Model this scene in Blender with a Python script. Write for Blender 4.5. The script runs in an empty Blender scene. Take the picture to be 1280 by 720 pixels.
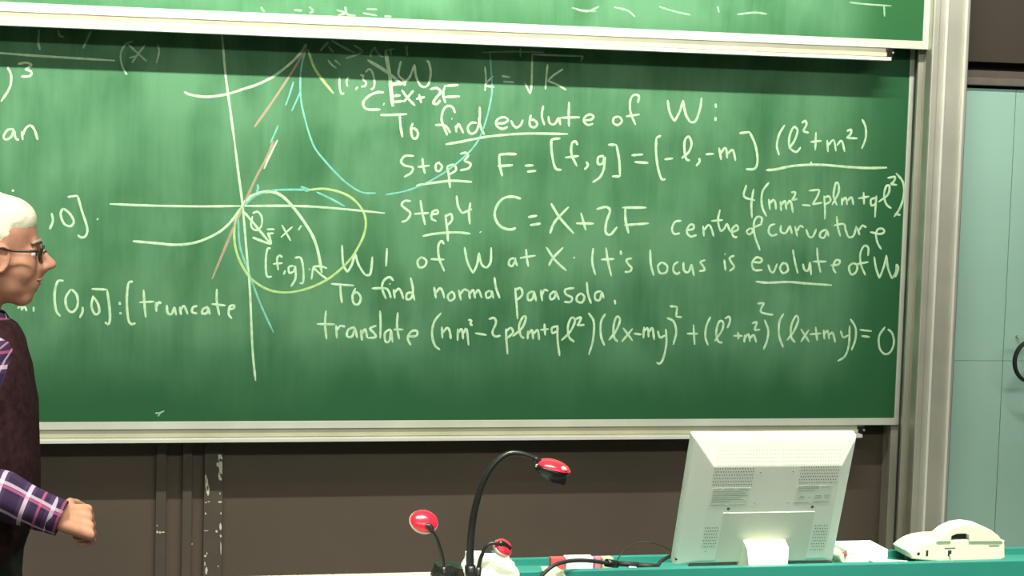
import bpy, bmesh, math, random
from mathutils import Vector, Matrix, noise
random.seed(7)
C = bpy.context.scene.collection
SC = bpy.context.scene
# ------------------------------------------------------------------ camera
FPX = 2400.0
YAW, PIT, ROL = math.radians(13.0), math.radians(4.507), math.radians(1.6626)
CAMP = Vector((0, 0, 1.86))
Fv = Vector((math.sin(YAW)*math.cos(PIT), math.cos(YAW)*math.cos(PIT), -math.sin(PIT)))
R0 = Vector((math.cos(YAW), -math.sin(YAW), 0)); U0 = R0.cross(Fv)
Rv = R0*math.cos(ROL) + U0*math.sin(ROL); Uv = -R0*math.sin(ROL) + U0*math.cos(ROL)
cd = bpy.data.cameras.new('camera'); cam = bpy.data.objects.new('camera', cd); C.objects.link(cam)
cd.sensor_width = 36; cd.lens = FPX/1280*36; cd.clip_start = .1
cam.matrix_world = Matrix(((Rv.x, Uv.x, -Fv.x, CAMP.x), (Rv.y, Uv.y, -Fv.y, CAMP.y), (Rv.z, Uv.z, -Fv.z, CAMP.z), (0, 0, 0, 1)))
SC.camera = cam
def at(u, v, Y=None, Z=None):
    d = Fv + Rv*((u-640)/FPX) - Uv*((v-360)/FPX)
    t = (Y/d.y) if Y is not None else (Z-CAMP.z)/d.z
    return CAMP + d*t
# ------------------------------------------------------------------ light
SC.view_settings.view_transform = 'Standard'; SC.view_settings.look = 'None'
SC.view_settings.gamma = 1; SC.view_settings.use_curve_mapping = False
SC.view_settings.exposure = 0.0
w = bpy.data.worlds.new('world'); SC.world = w; w.use_nodes = True
w.node_tree.nodes['Background'].inputs[0].default_value = (1.0, .98, .9, 1)
w.node_tree.nodes['Background'].inputs[1].default_value = .07
def area(name, loc, target, sx, sy, power, col):
    l = bpy.data.lights.new(name, 'AREA'); l.shape = 'RECTANGLE'; l.size = sx; l.size_y = sy; l.energy = power; l.color = col
    o = bpy.data.objects.new(name, l); C.objects.link(o); o.location = loc
    o.rotation_euler = (Vector(target)-Vector(loc)).to_track_quat('-Z', 'Y').to_euler()
    return o
LC = (1.0, 1.0, .86)
bl = area('board_light', (-.45, 3.6, 3.42), (-.45, 5.5, 2.75), 5.8, .06, 118, LC); bl.data.spread = math.radians(96)
dl = area('lectern_fill', (1.0, 2.9, 3.6), (1.0, 3.9, .9), 4.0, .2, 44, LC); dl.data.spread = math.radians(50)  # fill added to brighten the desk things, no known fixture there
area('ceiling_light_row', (1.0, -1.0, 3.75), (1.0, 4.5, 1.2), 8.0, .25, 150, LC)
# ------------------------------------------------------------------ helpers
def link(o): C.objects.link(o); return o
def mesh_obj(name, bm, m, parent=None, smooth=False, loc=None):
    me = bpy.data.meshes.new(name)
    bmesh.ops.recalc_face_normals(bm, faces=bm.faces[:])
    bm.to_mesh(me); bm.free()
    if m: me.materials.append(m)
    if smooth:
        for p in me.polygons: p.use_smooth = True
    o = bpy.data.objects.new(name, me); link(o)
    if parent: o.parent = parent
    if loc: o.location = loc
    return o
def thing(name, label, cat, loc=(0, 0, 0), rz=0, group=None):
    o = bpy.data.objects.new(name, None); link(o); o.empty_display_size = .05
    o.location = loc; o.rotation_euler = (0, 0, rz); o['label'] = label; o['category'] = cat
    if group: o['group'] = group
    return o
def tag(o, label, cat, group=None):
    o['label'] = label; o['category'] = cat
    if group: o['group'] = group
    return o
def struct(o): o['kind'] = 'structure'; return o
def lab(o, s): o['label'] = s; return o
def box(bm, x0, x1, y0, y1, z0, z1, bev=0, M=None, seg=2):
    b = bmesh.new()
    bmesh.ops.create_cube(b, size=1)
    for v in b.verts:
        v.co = Vector(((x0+x1)/2+v.co.x*(x1-x0), (y0+y1)/2+v.co.y*(y1-y0), (z0+z1)/2+v.co.z*(z1-z0)))
    if bev: bmesh.ops.bevel(b, geom=b.edges[:], offset=bev, segments=seg, profile=.6, affect='EDGES')
    merge(bm, b, M)
def merge(bm, b, M=None):
    if M is not None:
        for v in b.verts: v.co = M @ v.co
    mp = {v: bm.verts.new(v.co) for v in b.verts}
    for f in b.faces:
        try: bm.faces.new([mp[v] for v in f.verts]).smooth = f.smooth
        except ValueError: pass
    b.free()
def boxo(name, x0, x1, y0, y1, z0, z1, m, parent=None, bev=.002):
    bm = bmesh.new(); box(bm, x0, x1, y0, y1, z0, z1, bev); return mesh_obj(name, bm, m, parent)
def catmull(pts, n=5):
    if len(pts) < 3: return [Vector(p) for p in pts]
    P = [Vector(p) for p in pts]; P = [P[0]*2-P[1]] + P + [P[-1]*2-P[-2]]; out = []
    for i in range(1, len(P)-2):
        a, b, c, d = P[i-1:i+3]
        for k in range(n):
            t = k/n
            out.append(.5*((2*b)+(c-a)*t+(2*a-5*b+4*c-d)*t*t+(3*b-a-3*c+d)*t**3))
    out.append(P[-2]); return out
def tube(bm, pts, rad, seg=12, n=6, caps=True):
    P = catmull(pts, n); N = len(P); rings = []; up = None
    for i, p in enumerate(P):
        t = (P[min(i+1, N-1)]-P[max(i-1, 0)]).normalized()
        if up is None: up = t.orthogonal().normalized()
        up = (up-t*up.dot(t)).normalized(); s = t.cross(up)
        r = rad(i/(N-1)) if callable(rad) else rad
        rings.append([bm.verts.new(p+(up*math.cos(a)+s*math.sin(a))*r) for a in [2*math.pi*k/seg for k in range(seg)]])
    for a, b in zip(rings, rings[1:]):
        for k in range(seg): bm.faces.new((a[k], a[(k+1) % seg], b[(k+1) % seg], b[k])).smooth = True
    if caps: bm.faces.new(rings[0][::-1]); bm.faces.new(rings[-1])
def lathe(bm, prof, seg=32, M=None):
    b = bmesh.new(); rings = []
    for r, z in prof:
        if r < 1e-6: rings.append([b.verts.new((0, 0, z))]*seg)
        else: rings.append([b.verts.new((r*math.cos(2*math.pi*k/seg), r*math.sin(2*math.pi*k/seg), z)) for k in range(seg)])
    for a, c in zip(rings, rings[1:]):
        for k in range(seg):
            vs = []
            for v in (a[k], a[(k+1) % seg], c[(k+1) % seg], c[k]):
                if v not in vs: vs.append(v)
            if len(vs) > 2: b.faces.new(vs).smooth = True
    merge(bm, b, M)
def prism(bm, poly, y0, y1, bev=0, M=None, seg=2):
    b = bmesh.new()
    a = [b.verts.new((x, y0, z)) for x, z in poly]; c = [b.verts.new((x, y1, z)) for x, z in poly]
    f1 = b.faces.new(a); f2 = b.faces.new(c[::-1]); n = len(poly)
    for i in range(n): b.faces.new((a[(i+1) % n], a[i], c[i], c[(i+1) % n]))
    bmesh.ops.recalc_face_normals(b, faces=b.faces[:])
    if bev: bmesh.ops.bevel(b, geom=list(f1.edges)+list(f2.edges), offset=bev, segments=seg, profile=.6, affect='EDGES')
    merge(bm, b, M)
def blob(name, elems, caps_, vox, m, parent, smooth_it=6, disp=None, facez=None):
    """one continuous surface out of overlapping ellipsoids and capsules, voxel-remeshed"""
    bm = bmesh.new()
    for e in elems:
        c, r = e[0], e[1]; rot = e[2] if len(e) > 2 else None
        M = Matrix.Translation(c) @ (rot.to_4x4() if rot else Matrix.Identity(4)) @ Matrix.Diagonal((*r, 1))
        b = bmesh.new(); bmesh.ops.create_icosphere(b, subdivisions=4 if max(r) > .03 else 3, radius=1); merge(bm, b, M)
    for p, q, r1, r2 in caps_:
        p = Vector(p); q = Vector(q); n = max(3, int((q-p).length/(min(r1, r2)*.35)))
        for i in range(n+1):
            t = i/n; r = r1+(r2-r1)*t; b = bmesh.new()
            bmesh.ops.create_icosphere(b, subdivisions=3 if r > .02 else 2, radius=r); merge(bm, b, Matrix.Translation(p.lerp(q, t)))
    o = mesh_obj(name, bm, m, None)
    md = o.modifiers.new('r', 'REMESH'); md.mode = 'VOXEL'; md.voxel_size = vox; md.use_smooth_shade = True
    s = o.modifiers.new('s', 'SMOOTH'); s.iterations = smooth_it; s.factor = .5
    dg = bpy.context.evaluated_depsgraph_get()
    me = bpy.data.meshes.new_from_object(o.evaluated_get(dg)); o.modifiers.clear(); old = o.data; o.data = me; bpy.data.meshes.remove(old)
    me.name = name
    if not me.materials: me.materials.append(m)
    if facez is not None:   # soften the joins of the face
        b = bmesh.new(); b.from_mesh(me); vs = [v for v in b.verts if v.co.z > facez and abs(v.co.y) < .072]
        for _ in range(14): bmesh.ops.smooth_vert(b, verts=vs, factor=.5, use_axis_x=True, use_axis_y=True, use_axis_z=True)
        b.to_mesh(me); b.free()
    if disp:
        for v in me.vertices: v.co = disp(v.co, v.normal)
    for p in me.polygons: p.use_smooth = True
    o.parent = parent; return o
# ------------------------------------------------------------------ materials
def mat(name, col, rough=.6, metal=0, var=.06, scale=12, bump=0, spec=.5, col2=None, coat=0):
    m = bpy.data.materials.new(name); m.use_nodes = True; nt = m.node_tree; b = nt.nodes['Principled BSDF']
    b.inputs['Roughness'].default_value = rough; b.inputs['Metallic'].default_value = metal
    b.inputs['Specular IOR Level'].default_value = spec; b.inputs['Coat Weight'].default_value = coat
    tc = nt.nodes.new('ShaderNodeTexCoord'); nz = nt.nodes.new('ShaderNodeTexNoise'); nz.inputs['Scale'].default_value = scale; nz.inputs['Detail'].default_value = 5
    nt.links.new(tc.outputs['Object'], nz.inputs['Vector'])
    mx = nt.nodes.new('ShaderNodeMix'); mx.data_type = 'RGBA'
    c2 = col2 or tuple(c*(1-var*3) for c in col)
    mx.inputs[6].default_value = (*c2, 1); mx.inputs[7].default_value = (*[min(1, c*(1+var)) for c in col], 1)
    rp = nt.nodes.new('ShaderNodeMapRange'); rp.inputs[1].default_value = .3; rp.inputs[2].default_value = .65
    nt.links.new(nz.outputs[0], rp.inputs[0]); nt.links.new(rp.outputs[0], mx.inputs[0]); nt.links.new(mx.outputs[2], b.inputs['Base Color'])
    if bump:
        bp = nt.nodes.new('ShaderNodeBump'); bp.inputs['Strength'].default_value = bump; bp.inputs['Distance'].default_value = .002
        n2 = nt.nodes.new('ShaderNodeTexNoise'); n2.inputs['Scale'].default_value = scale*12; nt.links.new(tc.outputs['Object'], n2.inputs['Vector'])
        nt.links.new(n2.outputs[0], bp.inputs['Height']); nt.links.new(bp.outputs[0], b.inputs['Normal'])
    return m
M_alu = mat('anodised_frame', (.66, .64, .55), .42, .55, .04, 6)
M_web_shaded = mat('shaded_tray_web', (.36, .35, .28), .5, .1, .04, 6)  # shade of the recessed web put into a darker metal colour
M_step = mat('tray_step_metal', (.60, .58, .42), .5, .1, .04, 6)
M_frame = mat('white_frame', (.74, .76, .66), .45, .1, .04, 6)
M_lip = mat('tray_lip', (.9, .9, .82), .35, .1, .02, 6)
M_rail = mat('rail_dark_slot', (.10, .10, .09), .5, .2)
M_brown = mat('brown_wall', (.120, .092, .070), .75, 0, .05, 2.2, .1)
M_brown2 = mat('dark_brown_wall', (.068, .052, .040), .75, 0, .05, 2.2, .1)
M_batten = mat('brown_batten', (.11, .088, .07), .7, 0, .08, 5, .1)
M_dark = mat('black_gap', (.012, .01, .01), .7)
M_mint = mat('mint_panel', (.47, .74, .64), .3, 0, .03, 1.5)
M_trimgrey = mat('grey_trim', (.22, .20, .17), .5, .2)
M_trimgrey2 = mat('dark_trim', (.15, .13, .11), .5, .2)
M_floor = mat('floor_lino', (.16, .15, .14), .5)
M_ceil = mat('ceiling_paint', (.7, .7, .66), .9)
M_chip = mat('pale_undercoat', (.86, .84, .66), .7)
M_chalk = mat('white_chalk', (.62, .82, .56), .95, 0, .0, 60, col2=(.40, .62, .40), spec=.1)
M_chalkf = mat('faint_white_chalk', (.42, .60, .45), .95, 0, .0, 60, col2=(.27, .45, .29), spec=.1)
M_yel = mat('yellow_chalk', (.50, .70, .28), .95, 0, 0, 60, col2=(.36, .56, .22), spec=.1)
M_cyan = mat('blue_chalk', (.24, .62, .52), .95, 0, 0, 60, col2=(.16, .46, .34), spec=.1)
M_pink = mat('pink_chalk', (.50, .34, .26), .95, 0, 0, 60, col2=(.30, .32, .20), spec=.1)
M_blk = mat('black_plastic', (.012, .012, .012), .32)
M_blkm = mat('black_rubber', (.02, .02, .02), .6)
M_red = mat('red_plastic', (.80, .02, .045), .22, 0, .02, coat=.4)
M_wrim = mat('translucent_rim', (.62, .45, .40), .3)
M_silver = mat('chrome_screw', (.8, .8, .78), .2, 1)
M_mon = mat('white_monitor_plastic', (.84, .90, .80), .45, 0, .015, 3)
M_mon2 = mat('cream_monitor_stand', (.84, .84, .68), .45, 0, .015, 3)
M_cover = mat('grey_white_cover', (.70, .76, .65), .5, 0, .015, 3)
M_hole = mat('vent_hole_dark', (.05, .07, .06), .8)
M_dot = mat('vent_dimple', (.45, .48, .33), .8)
M_stick = mat('sticker', (.72, .82, .70), .6, 0, .0)
M_ink = mat('sticker_ink', (.26, .30, .27), .8)
M_phone = mat('cream_phone_plastic', (.80, .78, .58), .42, 0, .02, 4)
M_port = mat('phone_port', (.03, .03, .03), .6)
M_foot = mat('phone_foot', (.12, .16, .13), .6)
M_teal = mat('teal_laminate', (.030, .25, .20), .35, 0, .05, 4)
M_teal2 = mat('teal_worktop', (.05, .25, .21), .35, 0, .05, 4)
M_table = mat('grey_table_top', (.50, .48, .40), .5)
M_paper = mat('paper', (.80, .86, .78), .8, 0, .02, 20)
M_cream = mat('cream_paper', (.85, .88, .66), .8, 0, .02, 20)
M_pinkp = mat('pink_packet', (.62, .20, .28), .5)
M_redp = mat('red_packet', (.75, .10, .10), .45)
M_beige = mat('beige_packet', (.55, .50, .30), .6)
M_lipskin = mat('lip_skin', (.36, .15, .11), .45)
M_skin = mat('skin', (.46, .225, .145), .5, 0, .09, 25, .15, .35)
M_hair = mat('white_hair', (.84, .78, .62), .85, 0, .05, 60, .6, .2)
M_brow = mat('grey_brow_hair', (.30, .24, .19), .9, 0, .1, 60)
M_vest = mat('maroon_vest_knit', (.030, .012, .014), .95, 0, .15, 60, .6, .1)
M_trou = mat('black_trousers', (.010, .012, .010), .9, 0, .1, 40, .3, .2)
M_shoe = mat('black_leather', (.015, .012, .01), .35)
M_eye = mat('eye_white', (.75, .72, .66), .2)
M_iris = mat('iris', (.05, .03, .02), .2)
M_lens = mat('lens_frame', (.015, .01, .01), .3)
# clear sheet
def glassy():
    m = bpy.data.materials.new('clear_film'); m.use_nodes = True; nt = m.node_tree; b = nt.nodes['Principled BSDF']
    b.inputs['Base Color'].default_value = (.75, .85, .82, 1); b.inputs['Roughness'].default_value = .15
    b.inputs['Transmission Weight'].default_value = .55; b.inputs['IOR'].default_value = 1.1
    return m
M_film = glassy()
def plaid():
    m = bpy.data.materials.new('plaid_shirt_cloth'); m.use_nodes = True; nt = m.node_tree; N = nt.nodes; L = nt.links; b = N['Principled BSDF']
    b.inputs['Roughness'].default_value = .9; b.inputs['Specular IOR Level'].default_value = .1
    uv = N.new('ShaderNodeUVMap'); uv.uv_map = 'UVMap'; sp = N.new('ShaderNodeSeparateXYZ'); L.new(uv.outputs[0], sp.inputs[0])
    def band(out, freq, width, ph=0):
        a = N.new('ShaderNodeMath'); a.operation = 'MULTIPLY_ADD'; a.inputs[1].default_value = freq; a.inputs[2].default_value = ph; L.new(out, a.inputs[0])
        f = N.new('ShaderNodeMath'); f.operation = 'FRACT'; L.new(a.outputs[0], f.inputs[0])
        g = N.new('ShaderNodeMath'); g.operation = 'LESS_THAN'; g.inputs[1].default_value = width; L.new(f.outputs[0], g.inputs[0]); return g.outputs[0]
    cur = None
    def mix(fac, col, prev, amt):
        x = N.new('ShaderNodeMix'); x.data_type = 'RGBA'
        k = N.new('ShaderNodeMath'); k.operation = 'MULTIPLY'; k.inputs[1].default_value = amt; L.new(fac, k.inputs[0]); L.new(k.outputs[0], x.inputs[0])
        if isinstance(prev, tuple): x.inputs[6].default_value = prev
        else: L.new(prev, x.inputs[6])
        x.inputs[7].default_value = col; return x.outputs[2]
    u, v = sp.outputs[0], sp.outputs[1]
    cur = mix(band(u, 18, .42), (.035, .02, .05, 1), (.025, .016, .042, 1), .9)
    cur = mix(band(v, 18, .42, .3), (.06, .035, .08, 1), cur, .6)
    cur = mix(band(u, 18, .13, .35), (.55, .42, .53, 1), cur, .5)
    cur = mix(band(v, 18, .15, .15), (.6, .46, .58, 1), cur, .6)
    cur = mix(band(u, 9, .05, .6), (.45, .10, .20, 1), cur, .45)
    cur = mix(band(v, 9, .05, .8), (.45, .10, .20, 1), cur, .45)
    L.new(cur, b.inputs['Base Color']); return m
M_plaid = plaid()
def board_mat(name, zclean, xclean, base=(.026, .128, .048), dust=(.108, .275, .142), gain=1.0, zsoft=.14):
    m = bpy.data.materials.new(name); m.use_nodes = True; nt = m.node_tree; N = nt.nodes; L = nt.links; b = N['Principled BSDF']
    b.inputs['Roughness'].default_value = .62; b.inputs['Specular IOR Level'].default_value = .25
    tc = N.new('ShaderNodeTexCoord')
    def nz(scale, sc3, det=4, rot=0, off=0):
        mp = N.new('ShaderNodeMapping'); mp.inputs['Scale'].default_value = sc3; mp.inputs['Rotation'].default_value = (0, rot, 0); mp.inputs['Location'].default_value = (off, 0, off)
        L.new(tc.outputs['Object'], mp.inputs[0]); n = N.new('ShaderNodeTexNoise'); n.inputs['Scale'].default_value = scale; n.inputs['Detail'].default_value = det
        n.inputs['Distortion'].default_value = .4; L.new(mp.outputs[0], n.inputs['Vector']); return n.outputs[0]
    def mth(op, a, c=None, cl=False):
        k = N.new('ShaderNodeMath'); k.operation = op; k.use_clamp = cl
        for i, x in enumerate((a, c)):
            if x is None: continue
            if isinstance(x, (int, float)): k.inputs[i].default_value = x
            else: L.new(x, k.inputs[i])
        return k.outputs[0]
    def rng(x, a, c, lo=0, hi=1):
        k = N.new('ShaderNodeMapRange'); k.inputs[1].default_value = a; k.inputs[2].default_value = c; k.inputs[3].default_value = lo; k.inputs[4].default_value = hi
        k.interpolation_type = 'SMOOTHSTEP'; L.new(x, k.inputs[0]); return k.outputs[0]
    streak = nz(1, (15, 1, 2.0), 5, .12); streak2 = nz(1, (7, 1, 2.4), 4, -.35, 3.1); blot = nz(1, (3.0, 1, 3.2), 3, 0, 7.7); fine = nz(1, (70, 1, 6), 3, .1, 1.3)
    s = mth('ADD', mth('MULTIPLY', rng(streak, .3, .7), .24), mth('MULTIPLY', rng(streak2, .3, .7), .42))
    s = mth('ADD', s, mth('MULTIPLY', rng(blot, .3, .7), .56)); s = mth('ADD', s, mth('MULTIPLY', rng(fine, .35, .65), .08))
    sp = N.new('ShaderNodeSeparateXYZ'); L.new(tc.outputs['Object'], sp.inputs[0])
    zz = mth('ADD', sp.outputs[2], mth('MULTIPLY', streak2, -.30)); zz = mth('ADD', zz, .15)
    zm = rng(zz, zclean, zclean+zsoft)
    xx = mth('ADD', sp.outputs[0], mth('MULTIPLY', blot, .14)); xx = mth('ADD', xx, mth('MULTIPLY', sp.outputs[2], -.03))
    xm = rng(xx, xclean-.16, xclean, 1, 0)
    fac = mth('MULTIPLY', mth('MULTIPLY', s, zm), mth('MULTIPLY', xm, gain), True)
    fac = mth('MULTIPLY', fac, 1.0, True)
    mx = N.new('ShaderNodeMix'); mx.data_type = 'RGBA'; L.new(fac, mx.inputs[0]); mx.inputs[6].default_value = (*base, 1); mx.inputs[7].default_value = (*dust, 1)
    L.new(mx.outputs[2], b.inputs['Base Color']); return m
# ------------------------------------------------------------------ setting
YW = 5.615                       # wall behind the boards
XP0 = at(1165, 60, Y=5.36).x    # left edge of the metal column
XP1 = at(1214, 0, Y=5.36).x
fl = boxo('floor', -5, 6, -3, 6.2, -.1, 0, M_floor, bev=0); struct(fl)
cl = boxo('ceiling', -5, 6, -3, 6.2, 4.2, 4.3, M_ceil, bev=0); struct(cl)
wb = bpy.data.objects.new('wall_back', None); link(wb); struct(wb)
boxo('panel', -5, XP1+.05, YW, YW+.12, 0, 4.2, M_brown, wb, bev=0)
# brown wall above the mint bay, its gap and head rail
ztop = at(1250, 78, Y=YW).z; zg = at(1250, 89, Y=YW).z; z1 = at(1250, 98, Y=YW).z; z2 = at(1250, 107.5, Y=YW).z; z3 = at(1250, 111, Y=YW).z
boxo('panel', XP1+.05, 6, YW, YW+.12, ztop, 4.2, M_brown2, wb, bev=0)
boxo('panel', XP1+.05, 6, YW+.075, YW+.12, zg-.01, ztop, M_dark, wb, bev=0)  # shade inside the gap put in as a black strip
tr = bpy.data.objects.new('trim_1', None); link(tr); struct(tr)
boxo('upper_strip', XP1+.02, 6, YW-.012, YW+.1, z1, zg, M_trimgrey2, tr, bev=.002)
boxo('lower_strip', XP1+.02, 6, YW-.028, YW+.1, z2, z1, M_trimgrey, tr, bev=.003)
boxo('gap', XP1+.02, 6, YW+.03, YW+.1, z3-.02, z2, M_dark, tr, bev=0)
# mint bay, made of big smooth panels with thin joints
wr = bpy.data.objects.new('wall_right', None); link(wr); struct(wr)
boxo('backing', XP1-.02, 6, YW+.04, YW+.12, 0, z3, M_dark, wr, bev=0)
xs = at(1258.7, 350, Y=YW).x; zs = at(1230, 451, Y=YW).z
cols = [(XP1-.04, xs-.0012), (xs+.0012, xs+.62), (xs+.6225, 6)]
rows = [(0, zs-.0006), (zs+.0006, z3-.001)]
for a, b_ in cols:
    for c_, d_ in rows:
        boxo('wall_panel', a, b_, YW+(.0 if c_ == 0 else .0008), YW+.04, c_, d_, M_mint, wr, bev=.0004)
# battens on the brown wall below the boards
bt = []
for u0, u1, name in ((195.2, 208, 'narrow'), (228.3, 240, 'narrow'), (255.3, 278.6, 'wide')):
    x0 = at(u0, 600, Y=YW-.02).x; x1 = at(u1, 600, Y=YW-.02).x
    bt.append((x0, x1, boxo('batten', x0, x1, YW-.02, YW, 0, 2.6, M_batten, wb, bev=.0015)))
# chipped paint on the battens: thin irregular flakes
def chip(bm, u, v, ru, rv, rot=0, Y=YW-.0206):
    c = at(u, v, Y=Y); n = random.randint(8, 11); vs = []
    for k in range(n):
        a = 2*math.pi*k/n; r = random.uniform(.65, 1.15)
        p = at(u+math.cos(a)*ru*r+rot*math.sin(a)*rv*.1, v+math.sin(a)*rv*r, Y=Y); vs.append(bm.verts.new(p))
    f = bm.faces.new(vs); g = bmesh.ops.extrude_face_region(bm, geom=[f])
    for e in g['geom']:
        if isinstance(e, bmesh.types.BMVert): e.co.y -= .0006
bm = bmesh.new()
for a in ((275.2, 573, 2.6, 7), (276, 585, 2.8, 12), (275, 596, 3, 6), (272.3, 581, 2, 4), (258.6, 607, 2.4, 10), (257.5, 598, 1.4, 5), (260, 613, 1.8, 6), (257.3, 628, 1.2, .9), (261, 627, 1.5, .6), (275, 627.5, 2.6, 1.6), (257, 642, 1, 1.4), (276.2, 641.5, 1, 1.8), (275.5, 659, 1.6, 5), (270.5, 664, 1.6, 1.6), (276, 670, 1.2, 2), (257.5, 663.5, 3.2, .5), (276, 685, .7, 9), (256.3, 695, 1.4, 1.6), (258.6, 692, .7, 1.6), (258, 713, 1.6, 5), (256, 705, .8, 3), (272.7, 708, .7, 1), (275, 617, .8, 1.4)):
    chip(bm, *a)
for a in ((196.5, 665, 1.4, 1.6), (200, 665.5, 1.6, 1.4), (204, 665.3, 2.6, .8), (196.5, 657, .6, 1), (240, 680, .6, 1.4)): chip(bm, *a)
ch = mesh_obj('chipped_paint', bm, M_chip, wb); ch['kind'] = 'stuff'
# ------------------------------------------------------------------ column
col = thing('sliding_board_column', 'tall pale metal guide column right of the chalkboards, with raised ridges', 'column', ((XP0+XP1)/2, 5.45, 0))
def cx(name, x0, x1, y0, y1, m, bev=.002, z0=0, z1_=4.0):
    o = boxo(name, x0-col.location.x, x1-col.location.x, y0-5.45, y1-5.45, z0, z1_, m, col, bev); return o
cx('front_face', XP0, XP1, 5.362, 5.40, M_alu)
cx('side_web', XP0+.012, XP1-.012, 5.40, YW, M_alu)
xr1 = at(1180.5, 100, Y=5.355).x; xr2 = at(1204.5, 100, Y=5.355).x
cx('ridge', xr1-.004, xr1+.004, 5.354, 5.363, M_lip, .0015)
cx('ridge', xr2-.004, xr2+.004, 5.354, 5.363, M_lip, .0015)
cx('ridge', XP0, XP0+.022, 5.356, 5.363, M_alu, .003)
cx('edge_strip', XP1-.010, XP1+.006, 5.372, YW, M_trimgrey, .001)
cx('track_slot', XP0+.004, XP0+.0125, 5.47, 5.485, M_rail, 0)
cx('track_rib', XP0-.004, XP0+.0125, 5.44, 5.452, M_alu, .001)
cx('track_rib', XP0-.006, XP0+.0125, 5.515, 5.53, M_alu, .001)
# left column out of frame carries the boards on that side
XL = -1.1
col2 = col.copy(); link(col2); col2.location.x = XL-.05; col2['label'] = 'second pale metal guide column, beyond the left edge'
for c_ in list(col.children):
    d_ = c_.copy(); link(d_); d_.parent = col2
# ------------------------------------------------------------------ chalkboards
def chalkboard(label, YF, zb, zt, xr, xtray, mt, framew, zg0=None):
    t = thing('chalkboard', label, 'chalkboard', (0, YF, zb))
    def b(name, x0, x1, y0, y1, z0, z1_, m, bev=.001, p=t): return boxo(name, x0, x1, y0-YF, y1-YF, z0-zb, z1_-zb, m, p, bev)
    pn = b('writing_panel', XL+.0, xr-framew[1], YF+.004, YF+.016, zb+framew[0], zt, mt, 0)
    fr = b('frame_rail', XL, xr, YF, YF+.022, zb, zb+framew[0], M_frame, .0012)
    lab(fr, 'white metal bottom frame rail')
    b('frame_rail', XL, xr, YF, YF+.022, zt, zt+.024, M_frame, .0012)
    b('frame_stile', xr-framew[1], xr, YF, YF+.022, zb+framew[0]-.0005, zt, M_frame, .0012)
    b('frame_stile', XL-.02, XL, YF, YF+.022, zb+framew[0]-.0005, zt, M_frame, .0012)
    return t, b
# lower board
ZL0 = at(640, 534, Y=5.5).z; ZL1 = at(640, 525, Y=5.5).z
xlr = at(1146.5, 80, Y=5.5).x
ML = board_mat('chalk_dusted_green_lower', ZL1+.03-ZL0, at(1118, 400, Y=5.5).x, zsoft=.24, gain=1.0)
lowb, lb = chalkboard('lower green chalkboard covered in handwritten equations and curve sketches', 5.5, ZL0, ZL0+1.24, xlr, 0, ML, (ZL1-ZL0, xlr-at(1138, 80, Y=5.5).x))
# upper board
YU = 5.388
ZU0 = at(640, 40.3, Y=YU).z; ZU1 = at(640, 29.5, Y=YU).z
xur = at(1164.6, 60, Y=YU).x
MU = board_mat('chalk_dusted_green_upper', ZU1-.13-ZU0, at(1135, 20, Y=YU).x, base=(.030, .150, .05), dust=(.115, .300, .155), gain=1.15, zsoft=.2)
uppb, ub = chalkboard('upper green chalkboard hung in front, mostly out of view, wiped with chalk smears', YU, ZU0, ZU0+1.24, xur, 0, MU, (ZU1-ZU0, xur-at(1155, 20, Y=YU).x))
def tray(b, t, YF, zb, xend, tot, lipm, xs_end):
    # web below the frame, two steps, then the lip that carries the chalk
    x0 = XL
    tr = b('chalk_tray', x0, xend, YF+.004, YF+.018, zb-tot, zb+.0005, M_web_shaded, .0005); lab(tr, 'pale metal chalk tray with bright front lip')
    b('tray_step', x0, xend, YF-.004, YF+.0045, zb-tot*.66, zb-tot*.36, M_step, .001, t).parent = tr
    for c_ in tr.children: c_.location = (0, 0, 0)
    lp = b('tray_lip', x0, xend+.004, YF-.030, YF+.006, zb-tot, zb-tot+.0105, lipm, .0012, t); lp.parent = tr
    e = b('end_bracket', xend+.0, xend+.022, YF-.004, YF+.018, zb-.034, zb-.001, M_blk, .003, t)
    bm = bmesh.new(); lathe(bm, [(0, .004), (.003, .0035), (.0045, 0), (.0045, -.004), (0, -.004)], 16, Matrix.Translation((xend+.018, -.008, -.015)) @ Matrix.Rotation(math.pi/2, 4, 'X'))
    mesh_obj('screw', bm, M_silver, e)
tray(ub, uppb, YU, ZU0, at(1108, 68, Y=YU).x, ZU0-at(640, 57, Y=YU-.03).z, M_lip, 0)
tray(lb, lowb, 5.5, ZL0, at(1072, 540, Y=5.5).x, ZL0-at(640, 550.5, Y=5.47).z, M_lip, 0)
# ------------------------------------------------------------------ chalk writing
def stroke(bm, pts, wpx, Y, zo, yo, jitter=.12, n=4):
    """chalk line: low ridge of chalk, three points across; pts are image pixels carried onto the board plane"""
    P = catmull([Vector((*p, 0)) for p in pts], n)
    Q = [at(p.x, p.y, Y=Y) for p in P]
    if len(Q) == 2: Q = [Q[0].lerp(Q[1], i/4) for i in range(5)]
    N = len(Q); prev = None; wd = wpx/425.0/2
    for i, q in enumerate(Q):
        d = Q[min(i+1, N-1)]-Q[max(i-1, 0)]
        if d.length < 1e-6: continue
        d.normalize(); s = Vector((d.z, 0, -d.x)); e = .55 if i in (0, N-1) else 1
        r = wd*e*(1+random.uniform(-jitter, jitter)); th = random.uniform(.0005, .0007)
        row = [bm.verts.new((q+s*r*k+Vector((0, -h, 0)))-Vector((0, yo, zo))) for k, h in ((-1, .0001), (0, th), (1, .0001))]
        if prev:
            for k in range(2): bm.faces.new((prev[k], prev[k+1], row[k+1], row[k]))
        prev = row
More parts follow.
